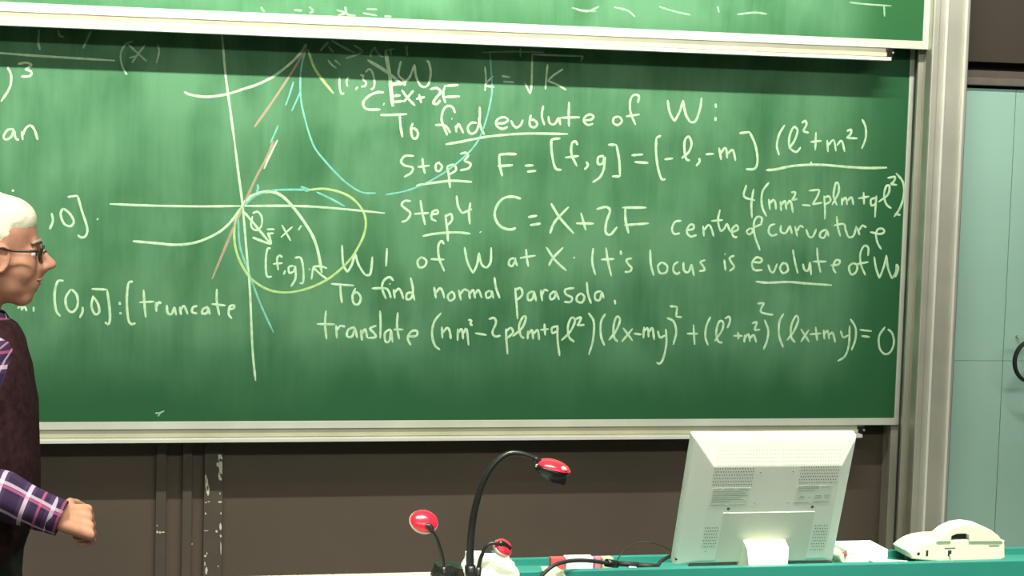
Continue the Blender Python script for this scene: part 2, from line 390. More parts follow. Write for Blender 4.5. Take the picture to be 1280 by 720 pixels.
def writing(items, board, Y, yo, zo, name='chalk_writing'):
    for label, m, wpx, ox, oy, sc, strokes in items:
        px_ = [[(ox+x/sc, oy+y/sc) for x, y in s] for s in strokes]; groups = []
        for s in px_:      # strokes less than a word space apart belong together
            bb = [min(p[0] for p in s), max(p[0] for p in s), min(p[1] for p in s), max(p[1] for p in s)]; mem = [s]
            for g in groups[:]:
                b = g[0]
                if bb[0]-11 < b[1] and b[0] < bb[1]+11 and bb[2]-11 < b[3] and b[2] < bb[3]+11:
                    bb = [min(bb[0], b[0]), max(bb[1], b[1]), min(bb[2], b[2]), max(bb[3], b[3])]; mem += g[1]; groups.remove(g)
            groups.append((bb, mem))
        nm = name
        if 'line' in label or 'curve' in label or 'stroke' in label: nm = 'chalk_line'
        for bb, mem in groups:
            bm = bmesh.new()
            for s in mem: stroke(bm, s, wpx, Y, zo, yo)
            o = mesh_obj(nm, bm, m, board)
            if len(groups) == 1: lab(o, label)
            elif m is M_chalkf: lab(o, 'faint white chalk marks')
W_ = M_chalk
A_ = (0, 0, 4); B_ = (320, 0, 4); G0 = (640, 0, 4); D_ = (960, 0, 4); E_ = (0, 180, 4); F_ = (320, 180, 4); G_ = (640, 180, 4); H_ = (960, 180, 4)
I_ = (0, 360, 4); J_ = (320, 360, 4); K_ = (640, 360, 4); L_ = (960, 360, 4); Z1 = (400, 40, 8); Z2 = (480, 120, 6.4); MM = (280, 220, 4.5); PX = (0, 0, 1)
items = [
 ('white line of a fraction, at the top left', W_, 2.6, *A_, [[(-40, 262), (200, 280), (575, 303)]]),
 ('faint strokes above the fraction line', M_chalkf, 2.6, *A_, [[(195, 150), (192, 215), (200, 250)], [(455, 155), (415, 242)], [(290, 150), (300, 180), (322, 184)]]),
 ('handwritten (x)', M_chalkf, 2.2, *A_, [[(665, 205), (630, 220), (607, 255), (603, 295), (615, 340), (635, 375)], [(640, 220), (690, 268), (735, 308)], [(728, 222), (690, 270), (660, 314)], [(645, 290), (688, 278)], [(788, 222), (795, 260), (782, 316)]]),
 ('handwritten )³', W_, 2.8, *A_, [[(90, 320), (130, 314), (156, 325), (125, 347)], [(125, 347), (155, 358), (150, 380), (105, 383)], [(38, 335), (56, 380), (48, 440), (5, 508)]]),
 ('handwritten word an', W_, 2.8, *A_, [[(70, 645), (38, 650), (18, 682), (30, 698), (55, 685), (70, 650)], [(70, 650), (78, 690), (95, 700)], [(108, 655), (114, 700)], [(112, 680), (130, 640), (155, 628), (175, 655), (188, 700)]]),
 ('vertical axis line', W_, 2.8, *PX, [[(277.5, 44), (282, 94), (287.5, 135), (293.5, 180)], [(293.5, 180), (298.7, 222), (303, 255), (308.7, 320), (312.5, 365), (315.5, 435), (319.5, 476)]]),
 ('horizontal axis line', W_, 2.8, *PX, [[(137, 255), (187, 257), (250, 258), (300, 257.5)], [(300, 257.5), (370, 257.5), (420, 260.5), (481, 266.5)]]),
 ('upper white curve rising to the right', W_, 3.0, *PX, [[(230, 115), (240, 119), (260, 121), (285, 117.5), (305, 111), (322, 105.5), (342, 95.5), (361, 81), (375, 67), (383, 55)]]),
 ('lower white curve into the origin', W_, 3.2, *PX, [[(166, 301.5), (195, 304), (220, 306), (245, 303), (270, 292.5), (287, 279), (302, 259)]]),
 ('white arch curve', W_, 3.6, *MM, [[(97, 180), (130, 130), (190, 98), (265, 88), (325, 112), (380, 165), (445, 250), (500, 340), (530, 430), (550, 545)]]),
 ('upper pink line', M_pink, 2.8, *PX, [[(383, 58), (370, 82), (358, 101), (340, 128), (318, 159)]]),
 ('lower pink line', M_pink, 3.0, *PX, [[(342, 176), (332, 200), (320, 222), (303, 260), (288, 294), (265, 349)]]),
 ('white line beside the pink line', W_, 2.4, *PX, [[(347, 175), (338, 193), (330, 211)]]),
 ('short blue strokes near the top', M_cyan, 2.0, *PX, [[(367, 102), (362, 118), (357, 132)], [(376, 113), (371, 125), (364.5, 139)], [(348, 156), (343, 168), (338, 179)]]),
 ('large blue curve', M_cyan, 2.2, *PX, [[(383.5, 57), (376.5, 85), (375.5, 115), (379, 140), (391, 180), (406, 201), (427.5, 224), (445, 237), (456, 241.3), (470, 241.5)], [(482, 243.5), (510, 238), (540, 225), (570, 205), (595, 180), (607, 152), (613.5, 125), (615, 107), (612.5, 65)]]),
 ('blue straight line through the origin', M_cyan, 2.4, *PX, [[(298, 273), (299, 302), (304, 322), (312, 344), (325.5, 380), (342, 416)]]),
 ('blue curve along the top of the oval', M_cyan, 2.6, *MM, [[(108, 172), (180, 108), (280, 82), (380, 77), (485, 78)], [(430, 60), (485, 78)], [(485, 78), (455, 86)], [(520, 90), (600, 128), (680, 172)], [(188, 45), (192, 70), (182, 90)]]),
 ('yellow oval curve', M_yel, 2.8, *MM, [[(480, 78), (560, 72), (650, 90), (720, 125), (775, 185), (797, 250), (790, 320), (755, 400), (700, 480), (600, 570), (480, 630), (360, 655), (250, 640), (150, 575), (90, 480), (62, 390), (58, 300), (72, 230), (97, 180)]]),
 ('yellow stroke near the top', M_yel, 3.2, *PX, [[(385, 62), (392.5, 84), (404, 101), (417, 117)]]),
 ('white arrow line from the origin to the circled letter', W_, 3.0, *MM, [[(110, 200), (170, 270), (265, 385)], [(160, 345), (210, 365), (265, 385)], [(265, 385), (258, 350), (245, 318)]]),
 ('handwritten Q=X\'', W_, 2.4, *MM, [[(160, 210), (190, 202), (213, 235), (208, 285), (178, 305), (152, 280), (160, 225)], [(240, 300), (285, 300)], [(245, 325), (280, 322)], [(325, 275), (375, 365)], [(385, 285), (320, 345)], [(435, 278), (418, 305)]]),
 ('handwritten [f,g]', W_, 2.6, *MM, [[(262, 408), (245, 410), (235, 470), (240, 560), (270, 566)], [(328, 458), (312, 447), (298, 468), (305, 530)], [(275, 495), (330, 490)], [(345, 530), (335, 555)], [(395, 505), (365, 512), (368, 545), (393, 535), (400, 507), (402, 575), (376, 623)], [(398, 460), (432, 462), (446, 525), (445, 598), (425, 602)], [(478, 525), (484, 526)]]),
 ('small arrow strokes at the end of the arch', W_, 2.6, *MM, [[(492, 582), (497, 545), (502, 510)], [(500, 510), (545, 508), (580, 520)], [(502, 515), (545, 555), (582, 582)]]),
 ('thick white line of a vector', W_, 4.0, *Z1, [[(475, 280), (640, 380), (805, 508)], [(685, 530), (770, 518), (862, 512)], [(838, 515), (856, 530)], [(838, 530), (856, 512)]]),
 ('thick white short axis line', W_, 4.6, *Z1, [[(655, 190), (672, 290), (700, 450), (708, 560), (728, 745)]]),
 ('handwritten E on the short axis', W_, 3.4, *Z1, [[(740, 638), (805, 634)], [(725, 702), (832, 690)]]),
 ('faint strokes under the upper tray', M_chalkf, 2.4, *Z1, [[(0, 190), (40, 145), (82, 100)], [(85, 145), (135, 205)], [(115, 85), (230, 150), (350, 210)], [(335, 130), (385, 160), (430, 192)], [(255, 265), (350, 232), (430, 200)], [(540, 150), (590, 225), (635, 250)], [(560, 150), (515, 195), (505, 250)], [(645, 185), (745, 168)], [(705, 178), (710, 235)], [(870, 140), (868, 190), (876, 237)], [(80, 280), (120, 330), (165, 362)], [(145, 280), (205, 330)]]),
 ('handwritten [1,3]', W_, 2.6, *Z1, [[(195, 450), (195, 540), (212, 615), (242, 610)], [(287, 452), (265, 485), (274, 546)], [(378, 545), (355, 580)], [(400, 432), (432, 436), (425, 470)], [(425, 470), (460, 505), (448, 540), (410, 546)], [(455, 402), (495, 370), (525, 410), (545, 500), (535, 560), (505, 575)]]),
 ('handwritten W at the top', W_, 2.8, *Z1, [[(810, 290), (795, 350), (785, 430), (835, 480), (860, 488), (900, 445), (945, 325)], [(945, 325), (960, 440), (1000, 530), (1050, 550), (1090, 510), (1107, 400), (1088, 305), (1062, 290)]]),
 ('handwritten C=X+2F', W_, 3.2, *B_, [[(640, 462), (600, 463), (555, 487), (535, 518), (555, 546), (622, 548)], [(636, 520), (642, 522)], [(728, 450), (760, 492), (795, 528)], [(787, 452), (760, 485), (738, 510)], [(800, 495), (845, 485)], [(815, 470), (826, 515)], [(870, 447), (903, 440), (922, 460), (900, 490), (882, 517)], [(882, 517), (905, 520), (922, 500)], [(945, 430), (935, 470), (947, 515)], [(940, 430), (1012, 425)], [(940, 485), (1020, 482)]]),
 ('handwritten k=√K', W_, 2.6, *B_, [[(1145, 332), (1150, 400), (1145, 455)], [(1187, 380), (1155, 412), (1150, 425)], [(1150, 430), (1192, 435)], [(1228, 380), (1270, 386)], [(1235, 408), (1290, 412)], [(1345, 415), (1370, 470)], [(1370, 470), (1378, 420), (1381, 272)], [(1381, 272), (1635, 281)], [(1635, 281), (1625, 305)], [(1458, 322), (1452, 380), (1447, 447)], [(1535, 345), (1490, 375), (1458, 404)], [(1458, 404), (1510, 425), (1550, 450)]]),
 ('faint white line above the square root', M_chalkf, 2.0, *B_, [[(1132, 262), (1280, 258), (1440, 262)], [(1322, 240), (1322, 285)]]),
 # To find evolute of W:
 ('handwritten words To find', W_, 3.0, *Z2, [[(-30, 152), (60, 152), (185, 145)], [(125, 150), (132, 240), (148, 330)], [(230, 215), (216, 270), (228, 330), (257, 340), (272, 300), (250, 263), (222, 262)], [(568, 138), (550, 92), (510, 80), (475, 112), (460, 185), (480, 250), (508, 315)], [(408, 232), (480, 234), (512, 262), (530, 297)], [(540, 182), (547, 184)], [(572, 235), (580, 292)], [(576, 262), (595, 225), (612, 250), (635, 298)], [(742, 215), (700, 215), (670, 250), (682, 292), (715, 300), (748, 262), (766, 180), (765, 85)], [(757, 170), (775, 255), (803, 310)]]),
 ('handwritten word evolute', W_, 3.0, *Z2, [[(905, 220), (960, 217), (993, 192), (962, 170), (915, 182), (895, 217), (915, 252), (955, 263), (990, 245)], [(1015, 195), (1035, 235), (1060, 252), (1090, 235), (1112, 190)], [(1175, 150), (1165, 200), (1172, 242), (1207, 250), (1226, 222), (1200, 192), (1172, 192)], [(1275, 75), (1262, 160), (1284, 235)], [(1315, 160), (1325, 215), (1365, 225), (1398, 170)], [(1398, 170), (1412, 235)], [(1480, 48), (1478, 150), (1480, 245)], [(1410, 175), (1500, 172), (1568, 170)]]),
 ('handwritten words e of', W_, 2.9, *G0, [[(362, 602), (395, 598), (408, 582), (388, 572), (365, 585), (360, 608), (380, 625), (406, 618)], [(535, 582), (510, 590), (507, 615), (530, 625), (550, 605), (536, 582)], [(628, 515), (635, 482), (612, 474), (592, 500), (592, 560), (618, 625)], [(570, 582), (638, 572)]]),
 ('handwritten capital W after of', W_, 3.1, *G0, [[(778, 500), (788, 560), (812, 608)], [(812, 608), (840, 555), (856, 500)], [(856, 500), (868, 570), (892, 612)], [(892, 612), (918, 605), (940, 545), (948, 488)], [(1018, 518), (1020, 540)], [(1018, 585), (1017, 605)]]),
 ('underline stroke below find evolute', W_, 3.0, *PX, [[(557, 180.5), (577, 177), (605, 171.5), (630, 168.7), (660, 167), (710, 167.5)]]),
 # Step3
 ('handwritten Step3', W_, 2.9, *F_, [[(790, 60), (745, 60), (725, 88), (745, 108), (783, 118), (775, 145), (740, 165)], [(832, 70), (836, 110), (845, 148)], [(808, 115), (868, 108)], [(920, 92), (900, 102), (900, 130), (918, 135), (930, 112), (915, 95)], [(955, 110), (964, 160), (970, 220)], [(955, 112), (988, 104), (1000, 130), (968, 152)], [(1020, 50), (1050, 44), (1060, 60), (1040, 85)], [(1040, 85), (1072, 98), (1062, 122), (1020, 132)]]),
 ('underline stroke below Step3', W_, 3.0, *F_, [[(800, 208), (880, 195), (980, 184), (1080, 190)]]),
 ('handwritten F=', W_, 3.2, *Z2, [[(922, 465), (925, 550), (946, 642)], [(915, 472), (980, 464), (1062, 466)], [(910, 562), (1032, 553)], [(1125, 558), (1197, 555)], [(1145, 606), (1217, 599)]]),
 ('handwritten [f,g]=', W_, 3.2, *G_, [[(242, -28), (208, -24), (196, -8), (202, 65), (218, 122), (248, 130)], [(328, 6), (318, -12), (300, -2), (297, 50), (325, 112)], [(265, 68), (335, 60)], [(372, 88), (379, 108), (362, 128)], [(460, 60), (432, 66), (430, 98), (452, 98), (463, 65), (460, 120), (440, 165), (403, 192)], [(480, 4), (522, 4)], [(522, 4), (536, 80), (540, 162)], [(540, 162), (500, 162)], [(597, 57), (655, 52)], [(612, 90), (682, 95)]]),
 ('handwritten [-l,-m]', W_, 3.1, *G_, [[(745, -42), (722, -32)], [(722, -32), (720, 40), (730, 120), (748, 175), (768, 175)], [(762, 77), (805, 72)], [(848, 72), (882, 42), (898, 0), (885, -36), (865, -20), (862, 30), (872, 75), (890, 82)], [(935, 70), (938, 88), (920, 110)], [(968, 52), (1010, 49)], [(1035, 18), (1046, 80)], [(1042, 48), (1062, 22), (1072, 30), (1076, 72)], [(1078, 50), (1098, 30), (1108, 40), (1118, 85)], [(1137, -54), (1188, -60)], [(1188, -60), (1215, 0), (1228, 75), (1215, 122), (1170, 126)]]),
 ('handwritten (l²+m²)', W_, 2.9, *PX, [[(981, 156), (974, 168), (971, 182), (974, 194)], [(986, 186), (993, 176), (997, 163), (992, 159), (987, 170), (987, 184), (995, 190), (1001, 184)], [(1002, 154), (1006.5, 151), (1008, 156), (1003.5, 164)], [(1003.5, 164), (1011, 166)], [(1013, 177.5), (1027, 176)], [(1020, 165), (1019, 188)], [(1034, 175), (1035, 190)], [(1035, 182), (1042, 175), (1045, 189)], [(1046, 182), (1052, 176), (1056, 190)], [(1058.5, 164), (1064, 162), (1063, 168), (1058, 172.5)], [(1058, 172.5), (1072, 173)], [(1077.5, 149), (1082, 159), (1082, 173), (1077, 186)]]),
 ('fraction line below (l²+m²)', W_, 3.2, *H_, [[(-10, 131), (40, 127), (130, 109), (260, 104), (400, 115), (500, 120), (595, 118)], [(215, 88), (215, 108)]]),
 ('handwritten 4(nm²-2plm+ql²)', W_, 2.9, *H_, [[(-108, 205), (-120, 262), (-65, 282)], [(-72, 225), (-83, 300), (-80, 370)], [(5, 192), (-28, 240), (-30, 310), (-8, 362)], [(4, 275), (10, 330)], [(8, 300), (25, 280), (36, 292), (40, 328)], [(62, 285), (66, 335)], [(66, 308), (84, 285), (92, 328)], [(93, 305), (112, 284), (125, 345)], [(115, 242), (136, 242), (130, 265), (118, 280)], [(118, 280), (147, 275)], [(170, 305), (212, 308)], [(203, 234), (258, 228)], [(258, 228), (248, 260), (222, 302)], [(222, 302), (272, 293)], [(280, 258), (285, 320), (284, 377)], [(282, 268), (305, 262), (312, 285), (288, 302)], [(320, 305), (352, 245), (352, 200), (338, 198), (328, 260), (345, 307)], [(370, 268), (370, 307)], [(372, 285), (388, 268), (396, 305)], [(397, 285), (418, 266), (427, 305)], [(450, 273), (507, 262)], [(478, 240), (480, 302)], [(542, 268), (515, 278), (518, 308), (538, 298)], [(542, 258), (538, 310), (535, 367)], [(553, 290), (600, 252), (607, 210), (590, 213), (580, 260), (592, 302), (617, 322)], [(597, 170), (635, 165), (628, 188), (612, 200)], [(612, 200), (645, 205)], [(640, 145), (674, 190), (679, 255), (660, 320), (630, 364)], [(640, 350), (662, 356)]]),
 # Step 4
 ('handwritten Step4', W_, 2.9, *F_, [[(775, 286), (742, 285), (728, 305), (750, 325), (772, 348), (755, 380), (728, 390)], [(822, 280), (832, 345), (846, 405)], [(790, 350), (865, 345)], [(876, 352), (908, 347), (905, 331), (882, 340), (877, 372), (902, 386)], [(946, 352), (955, 420), (960, 487)], [(948, 362), (974, 350), (980, 380), (957, 407)], [(1003, 258), (1010, 310), (1030, 347)], [(1030, 347), (1080, 325)], [(1072, 292), (1065, 345), (1069, 402)]]),
 ('underline stroke below Step4', W_, 3.0, *F_, [[(832, 461), (900, 448), (1000, 442), (1073, 449)], [(1120, 438), (1124, 443)]]),
 ('handwritten C=', W_, 3.4, *F_, [[(1325, 274), (1280, 263), (1232, 275), (1200, 318), (1195, 368), (1222, 412), (1268, 428), (1300, 420)], [(1360, 366), (1406, 358)], [(1370, 406), (1423, 398)]]),
 ('handwritten X+2F', W_, 3.3, *G_, [[(195, 297), (240, 370), (309, 448)], [(284, 314), (225, 375), (203, 410), (190, 448)], [(320, 397), (410, 398)], [(344, 343), (369, 432)], [(423, 326), (470, 315), (490, 335), (473, 385), (468, 440), (492, 453), (526, 414)], [(566, 318), (568, 380), (583, 447)], [(550, 318), (672, 318)], [(562, 406), (684, 397)]]),
 ('handwritten words centre of', W_, 2.8, *G_, [[(847, 384), (815, 390), (800, 425), (812, 450), (840, 446)], [(868, 432), (905, 425), (908, 406), (888, 405), (874, 440), (893, 463), (924, 455)], [(955, 408), (960, 462)], [(958, 435), (982, 405), (998, 425), (1008, 462)], [(1040, 328), (1030, 380), (1042, 432), (1060, 425), (1075, 400), (1088, 430), (1105, 445)], [(995, 385), (1055, 380)], [(1102, 440), (1130, 428), (1122, 406), (1100, 428), (1107, 462), (1127, 466)], [(1190, 420), (1173, 438), (1188, 452), (1206, 432), (1192, 420)], [(1245, 400), (1250, 372), (1228, 364), (1210, 392), (1213, 455), (1240, 532)], [(1206, 418), (1250, 400)]]),
 ('handwritten word curvature', W_, 2.8, *H_, [[(36, 400), (10, 410), (3, 440), (20, 459), (47, 450)], [(65, 405), (64, 438), (88, 445), (110, 407)], [(110, 407), (120, 450)], [(135, 410), (146, 462)], [(146, 435), (160, 410), (178, 418)], [(190, 425), (205, 463), (225, 462), (242, 423)], [(293, 427), (265, 440), (260, 464), (282, 467), (295, 430)], [(295, 430), (303, 462)], [(343, 360), (350, 420), (362, 462)], [(328, 408), (378, 400), (388, 430), (403, 465), (428, 458), (442, 410)], [(445, 415), (458, 456)], [(455, 432), (472, 408), (492, 418)], [(510, 440), (560, 450), (582, 438), (570, 423), (548, 428), (540, 455), (548, 495), (567, 527)]]),
 # W' of W at X. It's locus is evolute of W
 ('handwritten W\' of W', W_, 2.9, *F_, [[(430, 505), (436, 600), (457, 642)], [(457, 642), (480, 600), (495, 543)], [(495, 543), (512, 602), (545, 656)], [(545, 656), (572, 648), (582, 563)], [(655, 520), (650, 612)], [(830, 563), (808, 585), (815, 616), (842, 612), (852, 585), (832, 566)], [(940, 502), (928, 485), (912, 508), (915, 570), (942, 637)], [(873, 576), (942, 578)], [(1042, 515), (1057, 590), (1085, 647)], [(1085, 647), (1106, 600), (1115, 543)], [(1115, 543), (1127, 600), (1152, 621)], [(1152, 621), (1173, 590), (1176, 517)]]),
 ('handwritten words at X.', W_, 2.9, *G_, [[(10, 570), (-10, 578), (-16, 602), (2, 610), (16, 580), (14, 568)], [(14, 575), (26, 610)], [(70, 525), (74, 570), (82, 614)], [(40, 570), (118, 558)], [(171, 515), (215, 580), (272, 634)], [(256, 517), (205, 570), (184, 609)], [(307, 567), (314, 570)]]),
 ('handwritten words It\'s locus is', W_, 2.9, *G_, [[(406, 520), (401, 590), (417, 656)], [(470, 518), (480, 590), (497, 661)], [(445, 578), (511, 575)], [(543, 532), (546, 555)], [(600, 571), (572, 580), (582, 602), (598, 620), (588, 638), (563, 640)], [(691, 528), (694, 600), (709, 658)], [(750, 590), (730, 610), (740, 645), (770, 642), (776, 610), (752, 592)], [(832, 588), (810, 605), (807, 635), (825, 650), (840, 640)], [(857, 590), (860, 632), (883, 640), (898, 600)], [(898, 600), (910, 660)], [(967, 580), (942, 590), (955, 610), (963, 630), (935, 636)], [(1061, 578), (1068, 634)], [(1063, 550), (1067, 552)], [(1112, 558), (1088, 570), (1097, 592), (1110, 615), (1087, 636)]]),
 ('handwritten word evolute under curvature', W_, 2.9, *H_, [[(-76, 590), (-38, 592), (-32, 575), (-60, 568), (-80, 598), (-68, 630), (-28, 630)], [(0, 602), (12, 635), (28, 640), (46, 598)], [(76, 590), (60, 620), (75, 646), (100, 632), (92, 600), (72, 596)], [(124, 528), (135, 590), (149, 647)], [(174, 598), (182, 628), (200, 632), (210, 590)], [(210, 590), (216, 656)], [(245, 518), (250, 580), (263, 643)], [(222, 588), (292, 588)], [(312, 607), (352, 602), (358, 583), (337, 583), (325, 618), (340, 647)]]),
 ('handwritten words of W at the line end', W_, 2.9, *H_, [[(425, 594), (405, 615), (416, 652), (440, 640), (446, 608), (426, 595)], [(500, 560), (502, 520), (482, 509), (462, 545), (464, 600), (487, 657)], [(438, 602), (502, 590)], [(531, 563), (540, 620), (557, 672)], [(557, 672), (580, 610), (592, 555)], [(592, 555), (600, 620), (620, 674)], [(620, 674), (640, 640), (642, 600)], [(642, 600), (652, 622), (636, 667)]]),
 ('underline stroke below the lower evolute', W_, 3.0, *H_, [[(-62, 688), (0, 694), (100, 690), (200, 698), (320, 706)]]),
 # To find normal parabola
 ('handwritten words To find under W', W_, 2.9, *J_, [[(375, -21), (430, -16), (490, -12)], [(421, -16), (424, 30), (430, 76)], [(498, 0), (482, 40), (490, 78), (513, 80), (524, 48), (505, 22), (482, 32)], [(688, -36), (668, -54), (640, -38), (630, 0), (650, 55)], [(578, 2), (645, 2), (664, 18), (674, 50)], [(668, -22), (671, -19)], [(688, 5), (694, 52)], [(690, 26), (712, 4), (726, 20), (737, 56)], [(778, 22), (755, 28), (753, 55), (775, 52), (785, 10), (773, -52)], [(780, 15), (793, 62)]]),
 ('handwritten word normal', W_, 2.9, *J_, [[(890, -6), (900, 52)], [(898, 26), (918, 2), (932, 15), (942, 52)], [(972, 22), (958, 42), (970, 64), (992, 50), (988, 25), (972, 20)], [(1013, 8), (1025, 62)], [(1020, 32), (1040, 8), (1060, 14)], [(1063, 10), (1070, 56)], [(1068, 32), (1085, 10), (1096, 52)], [(1096, 32), (1112, 10), (1129, 50)], [(1172, 12), (1150, 25), (1155, 50), (1175, 40), (1178, 12)], [(1178, 12), (1187, 52)], [(1192, -55), (1200, 0), (1219, 52)]]),
 ('handwritten word parabola.', W_, 2.9, *K_, [[(15, -2), (22, 70), (28, 156)], [(15, 12), (42, 0), (52, 32), (24, 62)], [(105, 15), (80, 30), (82, 62), (104, 52), (110, 15)], [(110, 15), (121, 66)], [(144, 8), (151, 66)], [(148, 38), (162, 10), (181, 15)], [(212, 15), (190, 35), (195, 57), (214, 46), (218, 13)], [(218, 15), (236, 60)], [(312, 0), (267, 8), (270, 32), (300, 48), (292, 70), (260, 69)], [(345, 25), (325, 42), (325, 66), (350, 72), (362, 45), (345, 25)], [(374, -32), (380, 30), (396, 79)], [(446, 15), (418, 25), (416, 55), (438, 60), (450, 18)], [(450, 20), (459, 52)], [(513, 58), (517, 82)]]),
 # translate ...
 ('handwritten word translate', W_, 2.9, *J_, [[(350, 112), (345, 180), (353, 257)], [(303, 180), (395, 182)], [(400, 185), (404, 252)], [(402, 217), (420, 190), (446, 194)], [(495, 195), (462, 208), (455, 240), (480, 242), (495, 198)], [(495, 198), (506, 250)], [(524, 208), (530, 263)], [(528, 234), (545, 206), (557, 250)], [(602, 188), (570, 203), (590, 225), (598, 246), (558, 250)], [(620, 113), (623, 180), (621, 252)], [(672, 205), (645, 225), (648, 268), (668, 262), (675, 208)], [(675, 208), (683, 273)], [(709, 122), (705, 190), (716, 257)], [(688, 208), (737, 208)], [(760, 242), (800, 240), (806, 216), (778, 217), (758, 250), (774, 287)]]),
 ('handwritten (nm²-2plm+ql²)', W_, 2.9, *J_, [[(926, 124), (892, 168), (880, 228), (893, 285), (920, 309)], [(929, 193), (932, 252)], [(931, 226), (955, 200), (968, 215), (974, 256)], [(1009, 203), (1008, 264)], [(1010, 228), (1028, 205), (1036, 257)], [(1037, 228), (1053, 205), (1063, 287)], [(1060, 160), (1076, 163), (1070, 183)], [(1070, 183), (1084, 186)], [(1095, 226), (1153, 235)], [(1163, 156), (1190, 150), (1200, 175), (1182, 220), (1195, 242), (1224, 238)], [(1250, 203), (1252, 260), (1258, 332)], [(1250, 217), (1274, 200), (1285, 222), (1256, 252)], [(1283, 242), (1330, 200), (1350, 150), (1335, 145), (1315, 190), (1325, 240), (1342, 250)], [(1360, 213), (1358, 257)], [(1362, 232), (1380, 210), (1386, 257)], [(1387, 232), (1408, 210), (1416, 260)], [(1420, 210), (1464, 205)], [(1442, 178), (1446, 237)], [(1507, 190), (1480, 200), (1482, 226), (1504, 216)], [(1508, 185), (1508, 260), (1518, 340)], [(1527, 262), (1570, 220), (1595, 165), (1578, 148), (1560, 190), (1565, 245), (1592, 270)], [(1595, 157), (1624, 147), (1616, 174), (1605, 188)], [(1605, 188), (1643, 184)], [(1662, 124), (1689, 170), (1685, 260), (1664, 334)]]),
 ('handwritten (lx-my)²', W_, 2.9, *K_, [[(467, 129), (445, 170), (445, 240), (463, 289)], [(484, 261), (520, 215), (540, 160), (523, 144), (508, 190), (510, 245), (529, 269)], [(555, 199), (603, 264)], [(603, 203), (549, 269)], [(608, 228), (648, 233)], [(660, 193), (657, 252)], [(660, 218), (678, 200), (683, 247)], [(684, 222), (702, 200), (711, 260)], [(728, 213), (740, 247), (766, 236)], [(769, 204), (772, 280), (755, 355), (738, 378), (722, 372)], [(774, 149), (808, 168), (821, 220), (806, 284)], [(789, 91), (826, 94)], [(826, 94), (820, 144)], [(820, 144), (849, 146)]]),
 ('handwritten +(l²+m²)²', W_, 2.9, *K_, [[(874, 228), (929, 229)], [(907, 183), (913, 284)], [(993, 143), (972, 190), (967, 245), (981, 287)], [(1013, 266), (1050, 212), (1056, 172), (1036, 168), (1021, 220), (1031, 267), (1053, 273)], [(1064, 154), (1085, 143), (1090, 165), (1077, 201)], [(1107, 239), (1153, 240)], [(1130, 220), (1132, 257)], [(1165, 233), (1161, 272)], [(1164, 252), (1182, 231), (1191, 270)], [(1192, 252), (1208, 235), (1222, 272)], [(1199, 178), (1223, 171), (1217, 195), (1212, 211)], [(1212, 211), (1241, 208)], [(1262, 158), (1281, 210), (1276, 260), (1257, 309)], [(1227, 78), (1257, 77), (1247, 100), (1245, 120), (1275, 130), (1306, 134)]]),
 ('handwritten (lx+my)=0', W_, 2.9, *L_, [[(78, 128), (57, 170), (56, 240), (76, 297)], [(94, 263), (130, 215), (152, 160), (139, 141), (116, 190), (116, 245), (136, 273)], [(164, 204), (206, 270)], [(205, 208), (164, 270)], [(207, 232), (266, 227)], [(238, 193), (246, 264)], [(278, 208), (282, 257)], [(282, 232), (298, 214), (306, 257)], [(307, 235), (323, 224), (337, 273)], [(363, 213), (376, 246), (402, 236)], [(408, 188), (405, 280), (385, 340), (348, 366)], [(411, 154), (438, 200), (436, 260), (417, 312)], [(458, 209), (519, 216)], [(467, 240), (509, 245)], [(586, 194), (556, 240), (558, 300), (585, 331), (615, 316), (630, 270), (620, 225), (598, 206)]]),
 # left side
 ('handwritten ,0].', W_, 2.8, *E_, [[(258, 345), (264, 385), (248, 427)], [(316, 320), (303, 350), (320, 398), (352, 411), (369, 388), (350, 350), (318, 322)], [(338, 265), (388, 258)], [(388, 258), (408, 330), (436, 420), (428, 460), (405, 467), (388, 455)], [(485, 374), (491, 378)], [(62, 228), (68, 238)]]),
 ('handwritten [0,0]:', W_, 2.9, *I_, [[(318, -36), (288, -32), (273, 30), (280, 110), (302, 142)], [(355, 5), (328, 50), (335, 102), (362, 121), (387, 90), (385, 38), (358, 6)], [(413, 94), (412, 122), (398, 149)], [(466, 38), (457, 90), (475, 131), (496, 120), (490, 80), (465, 42)], [(458, 5), (535, 8)], [(535, 8), (545, 80), (550, 150), (542, 181), (524, 171)], [(598, 68), (600, 85)], [(602, 120), (603, 132)]]),
 ('handwritten [truncate', W_, 2.9, *I_, [[(665, -32), (642, -22), (634, 60), (640, 150), (655, 180), (678, 175)], [(718, 8), (722, 80), (729, 147)], [(696, 72), (771, 68)], [(779, 70), (782, 119)], [(781, 97), (793, 72), (806, 78)], [(834, 84), (838, 124), (858, 130), (872, 94)], [(872, 94), (881, 137)], [(899, 93), (905, 134)], [(902, 112), (920, 90), (939, 132)], [(987, 90), (966, 96), (960, 120), (987, 128)], [(1042, 94), (1016, 105), (1011, 127), (1034, 125), (1042, 98)], [(1042, 98), (1049, 133)], [(1084, 4), (1084, 70), (1097, 137)], [(1058, 80), (1129, 88)], [(1143, 107), (1168, 102), (1170, 88), (1149, 93), (1143, 130), (1159, 154)]]),
 ('small handwritten marks beside the chin', W_, 2.4, *I_, [[(88, 102), (104, 90), (110, 113)], [(110, 105), (124, 94), (133, 116)], [(168, 93), (168, 119)]]),
 ('tiny stray tick near the bottom frame', M_chalkf, 2.0, *I_, [[(776, 626), (800, 624), (822, 614)], [(803, 621), (790, 642)]]),
]
writing(items, lowb, 5.5039, 5.5, ZL0)
